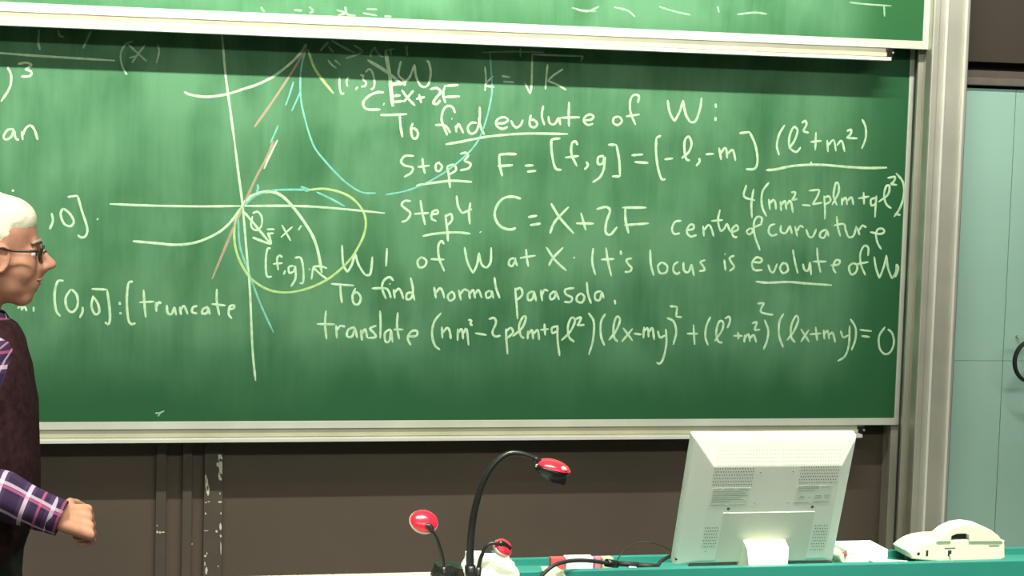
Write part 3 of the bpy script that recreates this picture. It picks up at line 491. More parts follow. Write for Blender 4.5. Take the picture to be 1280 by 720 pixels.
# wiped smears along the bottom of the upper board
bm_items = [
 ('wiped chalk smear strokes left of centre', M_chalkf, 2.6, 320, 0, 3.368, [[(20, 30), (35, 50)], [(160, 42), (195, 45)], [(222, 28), (240, 45), (225, 55)], [(340, 42), (375, 55), (345, 65)], [(375, 28), (385, 60), (420, 66)], [(465, 38), (510, 40)], [(450, 55), (510, 66)], [(540, 68), (570, 70)]]),
 ('wiped chalk smear strokes right of centre', M_chalkf, 2.4, 700, 0, 2.667, [[(40, 26), (90, 38), (130, 22)], [(180, 24), (225, 35), (250, 56)], [(60, 34), (120, 38)], [(330, 22), (380, 38), (435, 50)], [(590, 48), (650, 42), (690, 47)], [(965, 8), (1020, 14), (1105, 20)], [(1080, 16), (1082, 55)], [(525, 20), (530, 42)]]),
]
writing(bm_items, uppb, YU+.0039, YU, ZU0)
# ------------------------------------------------------------------ desk console (teal)
ZLIP = .952; YL = 3.85; ZT = .902; YBK = at(750, 697, Z=.918).y
XD0 = at(650, 714, Y=YL).x; XD1 = 2.9
desk = thing('desk_console', 'teal laminate desk console carrying the monitor and the cream telephone', 'desk', ((XD0+XD1)/2, 4.0, 0))
def dk(name, x0, x1, y0, y1, z0, z1_, m, bev=.002):
    return boxo(name, x0-desk.location.x, x1-desk.location.x, y0-4.0, y1-4.0, z0, z1_, m, desk, bev)
dk('worktop', XD0+.02, XD1, YL+.02, YBK+.02, ZT-.025, ZT, M_teal2)
dk('front_panel', XD0, XD1, YL, YL+.02, .0, ZLIP, M_teal, .0015)
dk('side_panel', XD0, XD0+.02, YL+.0205, YBK+.02, .0, .935, M_teal, .0015)
dk('back_panel', XD0+.02, XD1, YBK+.005, YBK+.02, .0, .918, M_teal, .0015)
dk('side_panel', XD1-.001, XD1+.02, YL, YBK+.02, .0, .935, M_teal, .0015)
# ------------------------------------------------------------------ monitor
MX, MY, MZ, MT, MW, MH = 1.4904, 3.9873, .9287, .34167, .375, .3221
mon = thing('computer_monitor', 'white flat computer monitor seen from behind, tilted back on the teal desk', 'monitor', (MX, MY+.02, ZT))
TM = Matrix.Translation((0, -.02, MZ-ZT)) @ Matrix.Rotation(MT, 4, 'X')   # local: x across, z up the back, -y outwards
def lf(u, v):   # photo position -> (s,t) on the back of the monitor, in metres
    Mi = (Matrix.Translation((MX, MY+.02, ZT)) @ TM).inverted(); a = Mi @ CAMP; c = Mi @ at(u, v, Y=MY)
    d = c-a; p = a+d*((-DEP-a.y)/d.y); return p.x, p.z
hw = MW/2; DEP = .022
bm = bmesh.new()
box(bm, -hw, hw, .0, .022, 0, MH, .003, TM)
mesh_obj('screen_bezel', bm, M_mon, mon)
# back shell: outer rectangle chamfered up to an inner plateau
il, _ = lf(883, 640); ir, _ = lf(1041.5, 640); _, itp = lf(950, 583); _, ib = lf(950, 699)
bm = bmesh.new()
b = bmesh.new()
o4 = [b.verts.new(p) for p in ((-hw+.001, .001, .001), (hw-.001, .001, .001), (hw-.001, .001, MH-.001), (-hw+.001, .001, MH-.001))]
m4 = [b.verts.new(p) for p in ((-hw+.003, -.006, .003), (hw-.003, -.006, .003), (hw-.003, -.006, MH-.003), (-hw+.003, -.006, MH-.003))]
i4 = [b.verts.new(p) for p in ((il, -DEP, ib), (ir, -DEP, ib), (ir, -DEP, itp), (il, -DEP, itp))]
for a_, c_ in ((o4, m4), (m4, i4)):
    for k in range(4): b.faces.new((a_[k], a_[(k+1) % 4], c_[(k+1) % 4], c_[k]))
b.faces.new(i4); b.faces.new(o4[::-1])
bmesh.ops.recalc_face_normals(b, faces=b.faces[:])
bmesh.ops.bevel(b, geom=b.edges[:], offset=.0022, segments=2, profile=.6, affect='EDGES')
merge(bm, b, TM); shell = mesh_obj('back_shell', bm, M_mon, mon)
def onshell(name, rects, m, dep=.0012, y=-DEP, bev=0, parent=None, disc=False):
    bm = bmesh.new()
    for r in rects:
        if disc:
            (x, z), rr = r; lathe(bm, [(0, dep), (rr*.7, dep), (rr, 0), (rr, -.001), (0, -.001)], 12, TM @ Matrix.Translation((x, y, z)) @ Matrix.Rotation(math.pi/2, 4, 'X'))
        else:
            x0, x1, z0, z1_ = r; box(bm, x0, x1, y-dep, y+.001, z0, z1_, bev, TM)
    return mesh_obj(name, bm, m, parent or shell)
def grid(u0, v0, u1, v1, nx, ny, r):
    out = []
    for i in range(nx):
        for j in range(ny):
            u = u0+(u1-u0)*i/(nx-1)+(.9 if j % 2 else 0); v = v0+(v1-v0)*j/(ny-1); x, z = lf(u-(.9*(j) if False else 0), v)
            out.append((x-r*1.15, x+r*1.15, z-r*.75, z+r*.75))
    return out
# u of the block is given at its top row, the block leans with the monitor through lf()
def vgrid(u0, u1, v0, v1, nx, ny, r):
    (x0, z0) = lf(u0, v0); (x1, _) = lf(u1, v0); (_, z1_) = lf(u0, v1); out = []
    for j in range(ny):
        for i in range(nx):
            x = x0+(x1-x0)*(i+.45*(j % 2))/(nx-.5); z = z0+(z1_-z0)*j/(ny-1); out.append((x-r*.8, x+r*.8, z-r*.95, z+r*.95))
    return out
for (u0, u1, v0, v1, nx, ny) in ((894, 943, 586, 606, 16, 6), (1002, 1049, 584, 603.5, 16, 6), (882, 898, 660, 683.5, 6, 7), (1019, 1035, 657, 687, 6, 9)):
    x0, z0 = lf(u0, v0); x1, _ = lf(u1, v0); _, z1_ = lf(u0, v1)
    g = onshell('vent', vgrid(u0, u1, v0, v1, nx, ny, .00115), M_hole, .0004)
# dimples on the sloping top
na = Vector((0, -.006, MH-.003)); nb = Vector((0, -DEP, itp))
bm = bmesh.new()
for j in range(5):
    t = .42+.13*j; p = na.lerp(nb, t)
    for i in range(46):
        if 22 <= i < 24 or (i in (36, 37) and False): continue
        x = il+.008+(ir-il-.016)*i/45
        box(bm, x-.0007, x+.0007, p.y-.0006, p.y+.001, p.z-.0006, p.z+.0006, 0, TM)
d_ = mesh_obj('vent_dimples', bm, M_dot, shell); d_['kind'] = 'stuff'
# stand cover and stickers
cl_, ct = lf(904, 641); cr_, _ = lf(1018, 640)
onshell('stand_cover', [(cl_, cr_, .020, ct)], M_cover, .0016, bev=.0006)
def sticker(u0, v0, u1, v1, rows, marks):
    x0, zt_ = lf(u0, v0); x1, _ = lf(u1, v0); _, zb_ = lf(u0, v1)
    st = onshell('sticker', [(x0-.002, x1+.002, zb_-.002, zt_+.002)], M_stick, .0003)
    o = onshell('print', [(x0+(x1-x0)*a, x0+(x1-x0)*b_, zt_-(zt_-zb_)*c-.0009, zt_-(zt_-zb_)*c+.0003) for a, b_, c in rows], M_ink, .0005)
    o['kind'] = 'stuff'
sticker(892, 611, 937, 631, [(0, .2, 0), (.3, .55, 0), (.7, 1, .02), (0, .95, .16), (0, .9, .30), (0, .98, .42), (0, .8, .55), (0, .88, .68), (0, .5, .8), (.85, .95, .82), (-.04, .4, 1), (.5, 1, 1)], 0)
sticker(998, 608, 1040, 628, [(0, .6, 0), (.02, .62, .10), (.7, .95, .04), (0, .5, .24), (.1, .22, .62), (.08, .25, .72), (.35, .4, .66), (.55, .72, .58), (.54, .74, .70), (.82, .98, .56), (.84, .96, .68), (-.05, .4, 1), (.5, .95, .95)], 0)
scr = [(951, 590, .0022), (992, 589, .0022), (944, 628, .0020), (985, 627.5, .0020), (910.5, 636, .0036), (1015.5, 633.5, .0036), (882, 689, .0016)]
for u, v, r in scr: onshell('screw', [(lf(u, v), r)], M_hole if r > .003 else M_ink, .0012, disc=True)
# bevel shade put in as a dark underside strip
bm = bmesh.new(); box(bm, -hw+.034, hw-.006, -.0135, .0, -.001, .009, .001, TM); mesh_obj('underside_shade', bm, M_trimgrey2, mon)
# stand: neck block and base
xa, za = lf(929, 675); xb, _ = lf(981, 675)
bm = bmesh.new()
b = bmesh.new()
top = [(xa, -DEP-.002, za), (xb, -DEP-.002, za), (xb, -DEP+.012, za), (xa, -DEP+.012, za)]
tv = [b.verts.new(TM @ Vector(p)) for p in top]
f0 = TM @ Vector((xa, -DEP-.002, za)); 
bv = [b.verts.new(p) for p in ((xa-.002, f0.y-.055, .012), (xb-.014, f0.y-.055, .012), (xb-.004, f0.y+.06, .012), (xa-.002, f0.y+.06, .012))]
mv = [b.verts.new(p) for p in ((xa-.001, f0.y-.028, f0.z-.012), (xb-.001, f0.y-.028, f0.z-.012), (xb, f0.y+.02, f0.z-.012), (xa, f0.y+.02, f0.z-.012))]
for a_, c_ in ((tv, mv), (mv, bv)):
    for k in range(4): b.faces.new((a_[k], a_[(k+1) % 4], c_[(k+1) % 4], c_[k]))
b.faces.new(tv); b.faces.new(bv[::-1]); bmesh.ops.recalc_face_normals(b, faces=b.faces[:])
bmesh.ops.bevel(b, geom=b.edges[:], offset=.002, segments=2, profile=.6, affect='EDGES')
merge(bm, b); mesh_obj('stand_neck', bm, M_mon2, mon)
bm = bmesh.new(); lathe(bm, [(0, .014), (.09, .011), (.105, .003), (.105, 0), (0, 0)], 40, Matrix.Translation((-.01, .03, 0)) @ Matrix.Diagonal((1, .8, 1, 1))); mesh_obj('stand_base', bm, M_mon2, mon)
xn, zn = lf(957, 671); onshell('notch', [((xn, zn), .008)], M_hole, .0015, disc=True)
# feet of bezel
for q_ in (lf(848, 704), lf(1036, 700)): onshell('rubber_pad', [(q_, .003)], M_port, .003, y=-.004, disc=True, parent=mon)
# ------------------------------------------------------------------ telephone
PH = at(1188, 700, Y=4.02); ph = thing('telephone', 'cream desk telephone with arched handset at the right end of the teal desk', 'telephone', (PH.x, 4.02, ZT))
def pl(u, v): p = at(u, v, Y=4.02); return (p.x-PH.x, p.z-ZT)
zfix = pl(1256, 699)[1]
body = [pl(1141, 699), pl(1138, 691), pl(1144, 686), pl(1152, 681), pl(1162, 677.5), pl(1175, 675.5), pl(1215, 674.5), pl(1250, 673), pl(1256, 676), pl(1256.5, 698), pl(1248, 701), pl(1175, 702), pl(1155, 700.5)]
bm = bmesh.new(); prism(bm, body, 0, .10, .005, seg=3); pb = mesh_obj('phone_base', bm, M_phone, ph)
arch = [pl(1170, 677), pl(1176, 670), pl(1186, 662), pl(1198, 656.5), pl(1212, 654.5), pl(1226, 656.5), pl(1238, 662), pl(1247, 669), pl(1253, 677), pl(1211, 677), pl(1210, 669), pl(1206, 667), pl(1195, 667.5), pl(1189, 670), pl(1188, 677)]
bm = bmesh.new(); prism(bm, arch, -.004, .052, .0035, seg=3); hs = mesh_obj('handset', bm, M_phone, ph)
bm = bmesh.new(); box(bm, pl(1189, 672)[0], pl(1210.5, 672)[0], .012, .03, pl(1200, 677)[1], pl(1200, 667)[1], 0); mesh_obj('grip_gap_shade', bm, M_port, ph)  # dark block stands in for the shade under the handset grip
def pbox(name, u0, v0, u1, v1, m, y=-.0008, p=pb, d=.002):
    x0, z1_ = pl(u0, v0); x1, z0 = pl(u1, v1); bm = bmesh.new(); box(bm, x0, x1, y, y+d, z0, z1_, 0); return mesh_obj(name, bm, m, p)
pbox('port', 1185, 688, 1189, 695, M_port); pbox('port', 1146.5, 690.5, 1149.5, 694, M_port); pbox('port', 1157.5, 688, 1160, 695, M_port)
pbox('recess_line', 1181, 684.7, 1194, 685.6, M_foot); pbox('recess_line', 1236, 681.6, 1249, 682.4, M_foot)
for u in (1160, 1244):
    x, z = pl(u, 701); bm = bmesh.new(); box(bm, x-.018, x+.018, .01, .03, -.0005, z+.006, .001); mesh_obj('foot', bm, M_foot, ph)
    bm = bmesh.new(); box(bm, x-.018, x+.018, .07, .09, -.0005, z+.006, .001); mesh_obj('foot', bm, M_foot, ph)
bm = bmesh.new(); x, z = pl(1187.5, 693); tube(bm, [(x, -.002, z), (x+.001, -.008, z-.01), (x, -.010, z-.03), (x-.004, -.012, z-.05)], .0022, 8); mesh_obj('cord', bm, M_phone, ph)
# ------------------------------------------------------------------ things lying on the desk
def deskbox(name, label, cat, u0, u1, vt, Y, depth, m, zb=ZT, bev=.002, group=None):
    a = at(u0, vt, Y=Y); c = at(u1, vt, Y=Y); t = (a.z+c.z)/2
    bm = bmesh.new(); box(bm, -(c.x-a.x)/2, (c.x-a.x)/2, 0, depth, 0, max(.004, t-zb), bev)
    o = mesh_obj(name, bm, m); o.location = ((a.x+c.x)/2, Y, zb); tag(o, label, cat, group); return o
pb_ = thing('paper_bundle', 'folded white paper bundle between the monitor and the telephone', 'paper')
a = at(1058, 688, Y=4.0); c = at(1110, 688, Y=4.0); pb_.location = ((a.x+c.x)/2, 4.0, ZT)
hwid = (c.x-a.x)/2; hh = a.z-ZT
for k in range(5):
    bm = bmesh.new(); o_ = .002*math.sin(k*2.1); box(bm, -hwid+o_, hwid+o_*.6, o_, .1+o_, hh*k/5+.0003, hh*(k+1)/5-.0003, .0012); mesh_obj('folded_sheet', bm, M_paper, pb_)
bm = bmesh.new(); tube(bm, [(-hwid-.004, .0, hh*.62), (-hwid-.006, .05, hh*.6), (-hwid-.004, .1, hh*.62)], .010, 12); mesh_obj('rolled_edge', bm, M_cream, pb_)
bm = bmesh.new(); tube(bm, [(-hwid-.002, -.003, hh*.8), (-hwid-.002, .012, hh*.8)], .0035, 8); lab(mesh_obj('binding_clip', bm, M_redp, pb_), 'small red clip at the rolled end')
fs = boxo('paper_sheet', -.055, .055, -.04, .05, 0, .0012, M_paper, bev=0); fs.location = (at(1112, 700, Y=3.97).x+.02, 3.975, ZT+.018); fs.rotation_euler = (0, math.radians(6), .1)
tag(fs, 'loose white paper sheet sticking out beside the paper bundle', 'paper')
deskbox('marker_pack', 'small red packet at the left end of the teal desk', 'packet', 689, 707, 697.5, 4.06, .02, M_redp)
deskbox('paper_strip', 'long white folded paper strip right of the red packet', 'paper', 708, 742, 697, 4.06, .03, M_paper)
deskbox('packet', 'small pink packet right of the white paper strip', 'packet', 743.5, 752, 697, 4.06, .02, M_pinkp)
deskbox('packet', 'small beige packet beside the black cable plug', 'packet', 753.5, 767, 697.5, 4.05, .025, M_beige)
# taped cream sheet on the front of the desk
bm = bmesh.new(); rows_ = []
a = at(673, 708, Y=YL-.003)
b = bmesh.new(); g = 8
vs = [[b.verts.new((a.x+.006+.05*(i/g)+(.028*(j/g)), YL-.0015-.004*math.sin(math.pi*i/g)*(1-.5*j/g)-.08*j/g, a.z-(.012 if i > 5 else 0)*(i-5)/3-.10*j/g)) for i in range(g+1)] for j in range(g+1)]
for j in range(g):
    for i in range(g): b.faces.new((vs[j][i], vs[j][i+1], vs[j+1][i+1], vs[j+1][i]))
sol = bmesh.ops.solidify(b, geom=b.faces[:], thickness=.0006)
merge(bm, b); o = mesh_obj('paper_sheet', bm, M_cream, None, False); tag(o, 'curled cream paper sheet hanging on the front of the teal desk', 'paper')
def cable(name, label, pts, r, m=M_blkm, cat='cable'):
    bm = bmesh.new(); tube(bm, [at(u, v, Y=y) for u, v, y in pts], r, 10); o = mesh_obj(name, bm, m); tag(o, label, cat); return o
cb = thing('power_cable', 'thick black cable arching over the front left of the teal desk', 'cable', tuple(at(720, 700, Y=3.85)))
def ctube(parent, pts, r, m, name):
    bm = bmesh.new(); P = [at(u, v, Y=y)-parent.location for u, v, y in pts]; tube(bm, P, r, 10); return mesh_obj(name, bm, m, parent)
ctube(cb, [(668, 735, 3.80), (678, 719, 3.80), (692, 707, 3.81), (710, 701.5, 3.84), (730, 700.5, 3.87), (750, 702.5, 3.9), (764, 705, 3.92)], .0042, M_blkm, 'cable_sheath')
ctube(cb, [(758, 703.5, 3.915), (771, 705.5, 3.93)], .0085, M_blk, 'plug')
cable('adapter_cable', 'thin black cable looping up to the left side of the monitor', [(771, 706, 3.96), (773, 698, 3.98), (782, 686, 4.0), (797, 678.5, 4.02), (812, 678, 4.02), (830, 683, 4.03), (846, 693, 4.04)], .0013)
cable('monitor_cable', 'short thick dark cable entering the monitor at its lower left corner', [(822, 708, 3.97), (827, 701, 3.99), (838, 695, 4.01), (850, 691, 4.03)], .0042)
ad = thing('cable_connector', 'dark cable connector lying on the teal desk left of the monitor', 'connector', tuple(at(800, 706, Y=3.95)))
ctube(ad, [(774, 704.5, 3.95), (798, 706, 3.95)], .0058, M_blkm, 'connector_body'); ctube(ad, [(796, 707, 3.95), (823, 708, 3.95)], .0065, M_blkm, 'connector_body')
ctube(ad, [(786, 710.5, 3.90), (795, 711, 3.90)], .005, M_paper, 'cable_tag')
# ------------------------------------------------------------------ pale table at the left with the lamps
ZTB = at(430, 717, Y=3.78).z
xt0 = at(48, 717, Y=3.78).x; xt1 = at(638, 717, Y=3.78).x
tb = thing('table', 'pale grey table along the bottom edge, its top just visible under the lamps', 'table', ((xt0+xt1)/2, 3.5, 0))
tc_ = tb.location.x
boxo('table_top', xt0-tc_, xt1-tc_, -.28, .28, ZTB-.03, ZTB, M_table, tb, .003)
for sx in (-1, 1):
    for sy in (-1, 1):
        bm = bmesh.new(); X = sx*((xt1-xt0)/2-.05); Y = sy*.23; box(bm, X-.02, X+.02, Y-.02, Y+.02, 0, ZTB-.03, .002); mesh_obj('leg', bm, M_trimgrey, tb)
def lamp(label, YB, ub, neck, r0, r1, hc, hax, hr, flat, style):
    base = at(ub, 722, Y=YB); t = thing('gooseneck_lamp', label, 'lamp', (base.x, YB, ZTB), group=None)
    o3 = Vector(t.location)
    bm = bmesh.new(); lathe(bm, [(0, .012), (.013, .012), (.018, .007), (.019, .0), (0, 0)], 24); mesh_obj('base', bm, M_blk, t)
    P = [Vector((0, 0, .008))]+[at(u, v, Y=YB+dy)-o3 for u, v, dy in neck]
    bm = bmesh.new(); tube(bm, P, lambda s: r0+(r1-r0)*s, 14, 8); mesh_obj('neck', bm, M_blk, t)
    bm = bmesh.new(); tube(bm, [P[0]+Vector((0, 0, .0)), P[0].lerp(P[1], .9)], r0*1.35, 16); mesh_obj('neck_sleeve', bm, M_blk, t)
    c = at(hc[0], hc[1], Y=YB+hc[2])-o3; ax = Vector(hax).normalized()
    q = ax.to_track_quat('Z', 'Y').to_matrix().to_4x4(); T = Matrix.Translation(c) @ q
    return t, T, P, c
# middle large lamp (seen from the side)
t, T, P, c = lamp('tall black gooseneck lamp with long arched neck, red head bent over to the right', 3.66, 589,
    [(587.5, 705, 0), (589, 670, 0), (594, 635, 0), (604, 603, 0), (618, 580, 0), (634, 568, 0), (650, 567, 0), (668, 573, 0), (676, 577, 0)], .0082, .0046, (690, 583.5, 0), (-.10, -.30, -1), 0, 0, 0)
px = 1/ (2400/3.75)
rt = (Vector((1, 0, -.27))).normalized(); nrm = Vector((.25, -.12, .97)).normalized(); sd = nrm.cross(rt).normalized(); rt = sd.cross(nrm)
B = Matrix(((rt.x, sd.x, nrm.x, c.x), (rt.y, sd.y, nrm.y, c.y), (rt.z, sd.z, nrm.z, c.z), (0, 0, 0, 1)))
def ell(bm, Mx, cc, rr, sub=3, zc=None, below=False):
    b = bmesh.new(); bmesh.ops.create_icosphere(b, subdivisions=sub, radius=1)
    for f in b.faces: f.smooth = True
    if zc is not None:
        bmesh.ops.bisect_plane(b, geom=b.verts[:]+b.edges[:]+b.faces[:], plane_co=(0, 0, zc), plane_no=(0, 0, 1 if below else -1), clear_outer=True)
        ed = [e for e in b.edges if e.is_boundary]
        if ed: bmesh.ops.holes_fill(b, edges=ed)
    merge(bm, b, Mx @ Matrix.Translation(cc) @ Matrix.Diagonal((*rr, 1)))
bm = bmesh.new(); ell(bm, B, (.002, 0, -.005), (.037, .030, .021), 4, .2, True); box(bm, -.002, .032, -.02, .02, -.027, -.012, .004, B); hd = mesh_obj('lamp_head', bm, M_blk, t)
bm = bmesh.new(); ell(bm, B, (.003, 0, -.004), (.0375, .0305, .019), 4, .22, False); lab(mesh_obj('shade', bm, M_red, hd), 'glossy red top shell')
bm = bmesh.new(); ell(bm, B, (.018, -.020, .006), (.0075, .006, .0052), 3); lab(mesh_obj('glint', bm, M_wrim, hd), 'pale round switch')  # round highlight on the shell put in as a pale bump
bm = bmesh.new(); ell(bm, B, (-.034, -.01, -.003), (.003, .003, .004), 2); mesh_obj('screw', bm, M_silver, hd)
bm = bmesh.new(); tube(bm, [P[-2], B @ Vector((-.026, 0, .002)), B @ Vector((-.005, 0, 0))], .0068, 12); mesh_obj('collar', bm, M_blk, hd)
# left lamp, seen from behind the dome
def domehead(t, c, fwd, up, rr, neckend):
    f = Vector(fwd).normalized(); s = Vector(up).cross(f).normalized(); u = f.cross(s)
    B = Matrix(((s.x, u.x, f.x, c.x), (s.y, u.y, f.y, c.y), (s.z, u.z, f.z, c.z), (0, 0, 0, 1)))
    bm = bmesh.new(); ell(bm, B, (0, 0, 0), (rr*.98, rr*.86, rr*.5), 4, .0, False); hd = mesh_obj('lamp_head', bm, M_red, t); lab(hd, 'glossy red domed head')
    bm = bmesh.new(); lathe(bm, [(0, .0), (rr*1.0, .0), (rr*1.03, -.003), (rr*.97, -.0085), (rr*.6, -.011), (0, -.011)], 40, B @ Matrix.Diagonal((1, .88, 1, 1))); mesh_obj('rim', bm, M_wrim, hd)
    bm = bmesh.new(); tube(bm, [neckend, neckend.lerp(c, .35)+f*.006, c+f*rr*.28-u*rr*.55], .0058, 12); mesh_obj('collar', bm, M_blk, hd)
t, T, P, c = lamp('short black gooseneck lamp with round red domed head, leftmost of the three', 3.64, 556,
    [(554.5, 706, 0), (551, 690, 0), (545.5, 673, 0), (539.5, 664, 0)], .0044, .0036, (530, 651.5, .02), (0, 0, 1), 0, 0, 0)
domehead(t, c, (.10, -.72, .62), (0.12, .3, 1), .0285, P[-1])
t, T, P, c = lamp('short black gooseneck lamp with tilted red head, right of the tall lamp', 3.60, 596,
    [(599, 706, 0), (603, 692, 0), (609, 682, 0), (617, 679, 0), (624, 680.5, 0)], .0042, .0034, (629, 684, .012), (0, 0, 1), 0, 0, 0)
domehead(t, c, (.45, -.50, .80), (-.8, .3, .55), .0225, P[-1])
# wrapped pack beside the lamps
def crumple(name, label, cat, u0, u1, v0, Y, dep, m, amp=.006, zb=ZTB, seed=1):
    a = at(u0, v0, Y=Y); c = at(u1, v0, Y=Y); bm = bmesh.new(); wdt = c.x-a.x; h = max(a.z-zb, .01)
    b = bmesh.new(); bmesh.ops.create_cube(b, size=1); bmesh.ops.subdivide_edges(b, edges=b.edges[:], cuts=7, use_grid_fill=True)
    for v in b.verts:
        x, y, z = v.co; taper = 1-.25*(z+.5)
        p = Vector((x*wdt*taper, (y+.5)*dep, (z+.5)*h*(1-.35*max(0, x))))
        v.co = p+noise.noise_vector(p*45+Vector((seed, 0, 0)))*amp*(1 if z > -.45 else 0)
    merge(bm, b); o = mesh_obj(name, bm, m, None); o.location = ((a.x+c.x)/2, Y, zb); tag(o, label, cat); return o
crumple('tissue_pack', 'crumpled white tissue pack in pale wrapping behind the lamps', 'pack', 582, 652, 700, 3.70, .07, M_paper, .007)
crumple('black_pouch', 'small dark glossy pouch at the foot of the lamps', 'pouch', 543, 584, 708, 3.71, .045, M_blk, .004, seed=4)
# ------------------------------------------------------------------ black ring at the right edge
rc = at(1290.5, 452, Y=5.50); rg = thing('cable_ring', 'black ring of cable hanging against the mint panels at the right edge', 'ring', (rc.x, 5.50, rc.z))
bm = bmesh.new(); R_ = 26.5/ (2400/5.9)*1.0
for k, dy in ((0, 0), (1, .009)):
    tube(bm, [(R_*.90*math.cos(a), dy, R_*math.sin(a)) for a in [2*math.pi*i/28 for i in range(29)]], .0052, 10, 2, False)
mesh_obj('loop', bm, M_blkm, rg)
bm = bmesh.new(); tube(bm, [(0, YW-5.5, R_+.004), (0, .0, R_-.006), (0, -.012, R_+.006)], .003, 8); mesh_obj('hook', bm, M_silver, rg)
# ------------------------------------------------------------------ person
PY = 4.20
HO = at(-7, 313, Y=PY)          # centre of the head, at the height of the eyes
per = thing('person', 'white-haired man in glasses, plaid shirt and dark vest, walking in at the left edge', 'person', (HO.x-.12, PY, 0))
PO = Vector(per.location)
hR = Matrix.Rotation(math.radians(5), 4, 'Y')
HM = Matrix.Translation(HO-PO) @ hR @ Matrix.Scale(.97, 4)
def hp(x, y, z): return HM @ Vector((x, y, z))
hrot = hR.to_3x3()
def W(u, v, Y): return at(u, v, Y=Y)-PO
YA = 4.02     # near (right) arm plane
sh = W(-48, 440, 4.05); el = W(-46, 603, 4.0); wr_ = W(72, 646, 3.97)
fa = (wr_-el).normalized()
E = [(hp(-.012, 0, .034), (.098, .076, .084), hrot), (hp(.036, 0, -.022), (.056, .058, .080), hrot), (hp(.026, 0, -.066), (.060, .056, .046), hrot),
     (hp(.066, 0, -.090), (.027, .028, .027), hrot), (hp(-.06, 0, -.02), (.055, .06, .06), hrot),
     (hp(.054, .027, -.028), (.038, .034, .044), hrot), (hp(.054, -.027, -.028), (.038, .034, .044), hrot), (hp(.079, .031, .0125), (.012, .018, .0075), hrot), (hp(.079, -.031, .0125), (.012, .018, .0075), hrot), (hp(.077, .031, -.007), (.011, .017, .006), hrot), (hp(.077, -.031, -.007), (.011, .017, .006), hrot),
     (hp(.083, 0, .030), (.012, .040, .012), hrot), (hp(.094, 0, -.062), (.011, .023, .0065), hrot), (hp(.092, 0, -.073), (.011, .020, .0075), hrot),
     (hp(.076, 0, -.060), (.025, .034, .032), hrot),
     (hp(.122, 0, -.018), (.015, .013, .0125), hrot), (hp(.107, .011, -.027), (.012, .010, .010), hrot), (hp(.107, -.011, -.027), (.012, .010, .010), hrot)]
for s in (1, -1):
    E += [(hp(.015, s*.074, -.012), (.015, .0085, .027), hrot)]
K = [(hp(.090, 0, .016), hp(.118, 0, -.013), .0095, .012), (hp(-.02, 0, -.07), hp(-.055, 0, -.20), .056, .062)]
hip = Vector((-.02, 0, .92)); neckb = hp(-.055, 0, -.20)
chest = Vector((neckb.x-.01, 0, neckb.z-.16)); 
E += [(hp(.098, 0, -.032), (.017, .014, .020), hrot)]
for s in (1, -1):
    arc = [hp(.018+.016*math.cos(a)+.004*math.sin(a), s*(.083-.004*math.cos(a)), -.012+.029*math.sin(a)) for a in [math.radians(q) for q in range(-60, 261, 32)]]
    K += [(p, q, .0048, .0048) for p, q in zip(arc, arc[1:])]
E += [(chest, (.11, .17, .18)), (chest+Vector((0, 0, -.22)), (.115, .15, .18)), (hip, (.11, .15, .14))]
K += [(sh, el, .044, .037), (el, wr_, .036, .024)]
sh2 = Vector((sh.x, .165, sh.z)); el2 = Vector((sh.x-.16, .22, sh.z-.24)); wr2 = Vector((sh.x-.02, .22, sh.z-.43))
K += [(sh2, el2, .044, .037), (el2, wr2, .036, .024)]
knee1 = Vector((.10, -.09, .50)); an1 = Vector((.04, -.09, .085)); knee2 = Vector((-.06, .09, .50)); an2 = Vector((-.24, .09, .13))
for (k, a, s) in ((knee1, an1, -1), (knee2, an2, 1)):
    K += [(hip+Vector((0, s*.085, -.03)), k, .078, .052), (k, a, .050, .036), (a, a+Vector((.12, 0, -.05)), .034, .026)]
# hands
def hand(w, d, nrm_, s, curl=1.0, hs_=1.0, fist=False):
    """w wrist, d direction of the palm, nrm_ direction out of the back of the hand, s: +1 if the thumb lies on the side d x nrm_"""
    d = d.normalized(); n = (nrm_-d*nrm_.dot(d)).normalized(); side = d.cross(n)*s
    k = []; e = []
    pal = w+d*.045
    for q in (-.030, -.010, .011, .030):
        k.append((w+side*q*.55+d*.005, w+d*.082*hs_+side*q, .0145, .0125))
    lens = ((.030, (.040, .026, .020), .0092), (.011, (.045, .029, .021), .0095), (-.010, (.041, .027, .020), .0092), (-.030, (.032, .021, .018), .0080))
    for q, ls, r in lens:
        p = w+d*.084*hs_+side*q; ang = .35*curl; ls = [l*hs_ for l in ls]
        for i, l in enumerate(ls):
            dd = d*math.cos(ang)-n*math.sin(ang); p2 = p+dd*l; k.append((p, p2, r*(1-.08*i), r*(.92-.08*i))); p = p2; ang += (1.25, .85, 0)[i] if fist else (.75, .55, 0)[i]*curl
    p = w+d*.022+side*.026; 
    for l, a_, b_, r in ((.036, .62, .5, .0125), (.031, .35, .75, .0105), (.024, .1, .9, .0092)):
        dd = (side*a_+d*b_-n*.45).normalized(); p2 = p+dd*l; k.append((p, p2, r, r*.92)); p = p2
    return k
hd1 = hand(wr_+fa*.002, Vector((1, .50, -.30)), Vector((.35, -.70, .62)), -1, 2.3, .84, True)
K += hd1
K += hand(wr2, Vector((.2, -.05, -1)), Vector((0, 1, 0)), -1, .8)
body_o = blob('body', E, K, .0034, M_skin, per, 5, None, hp(0, 0, -.14).z)
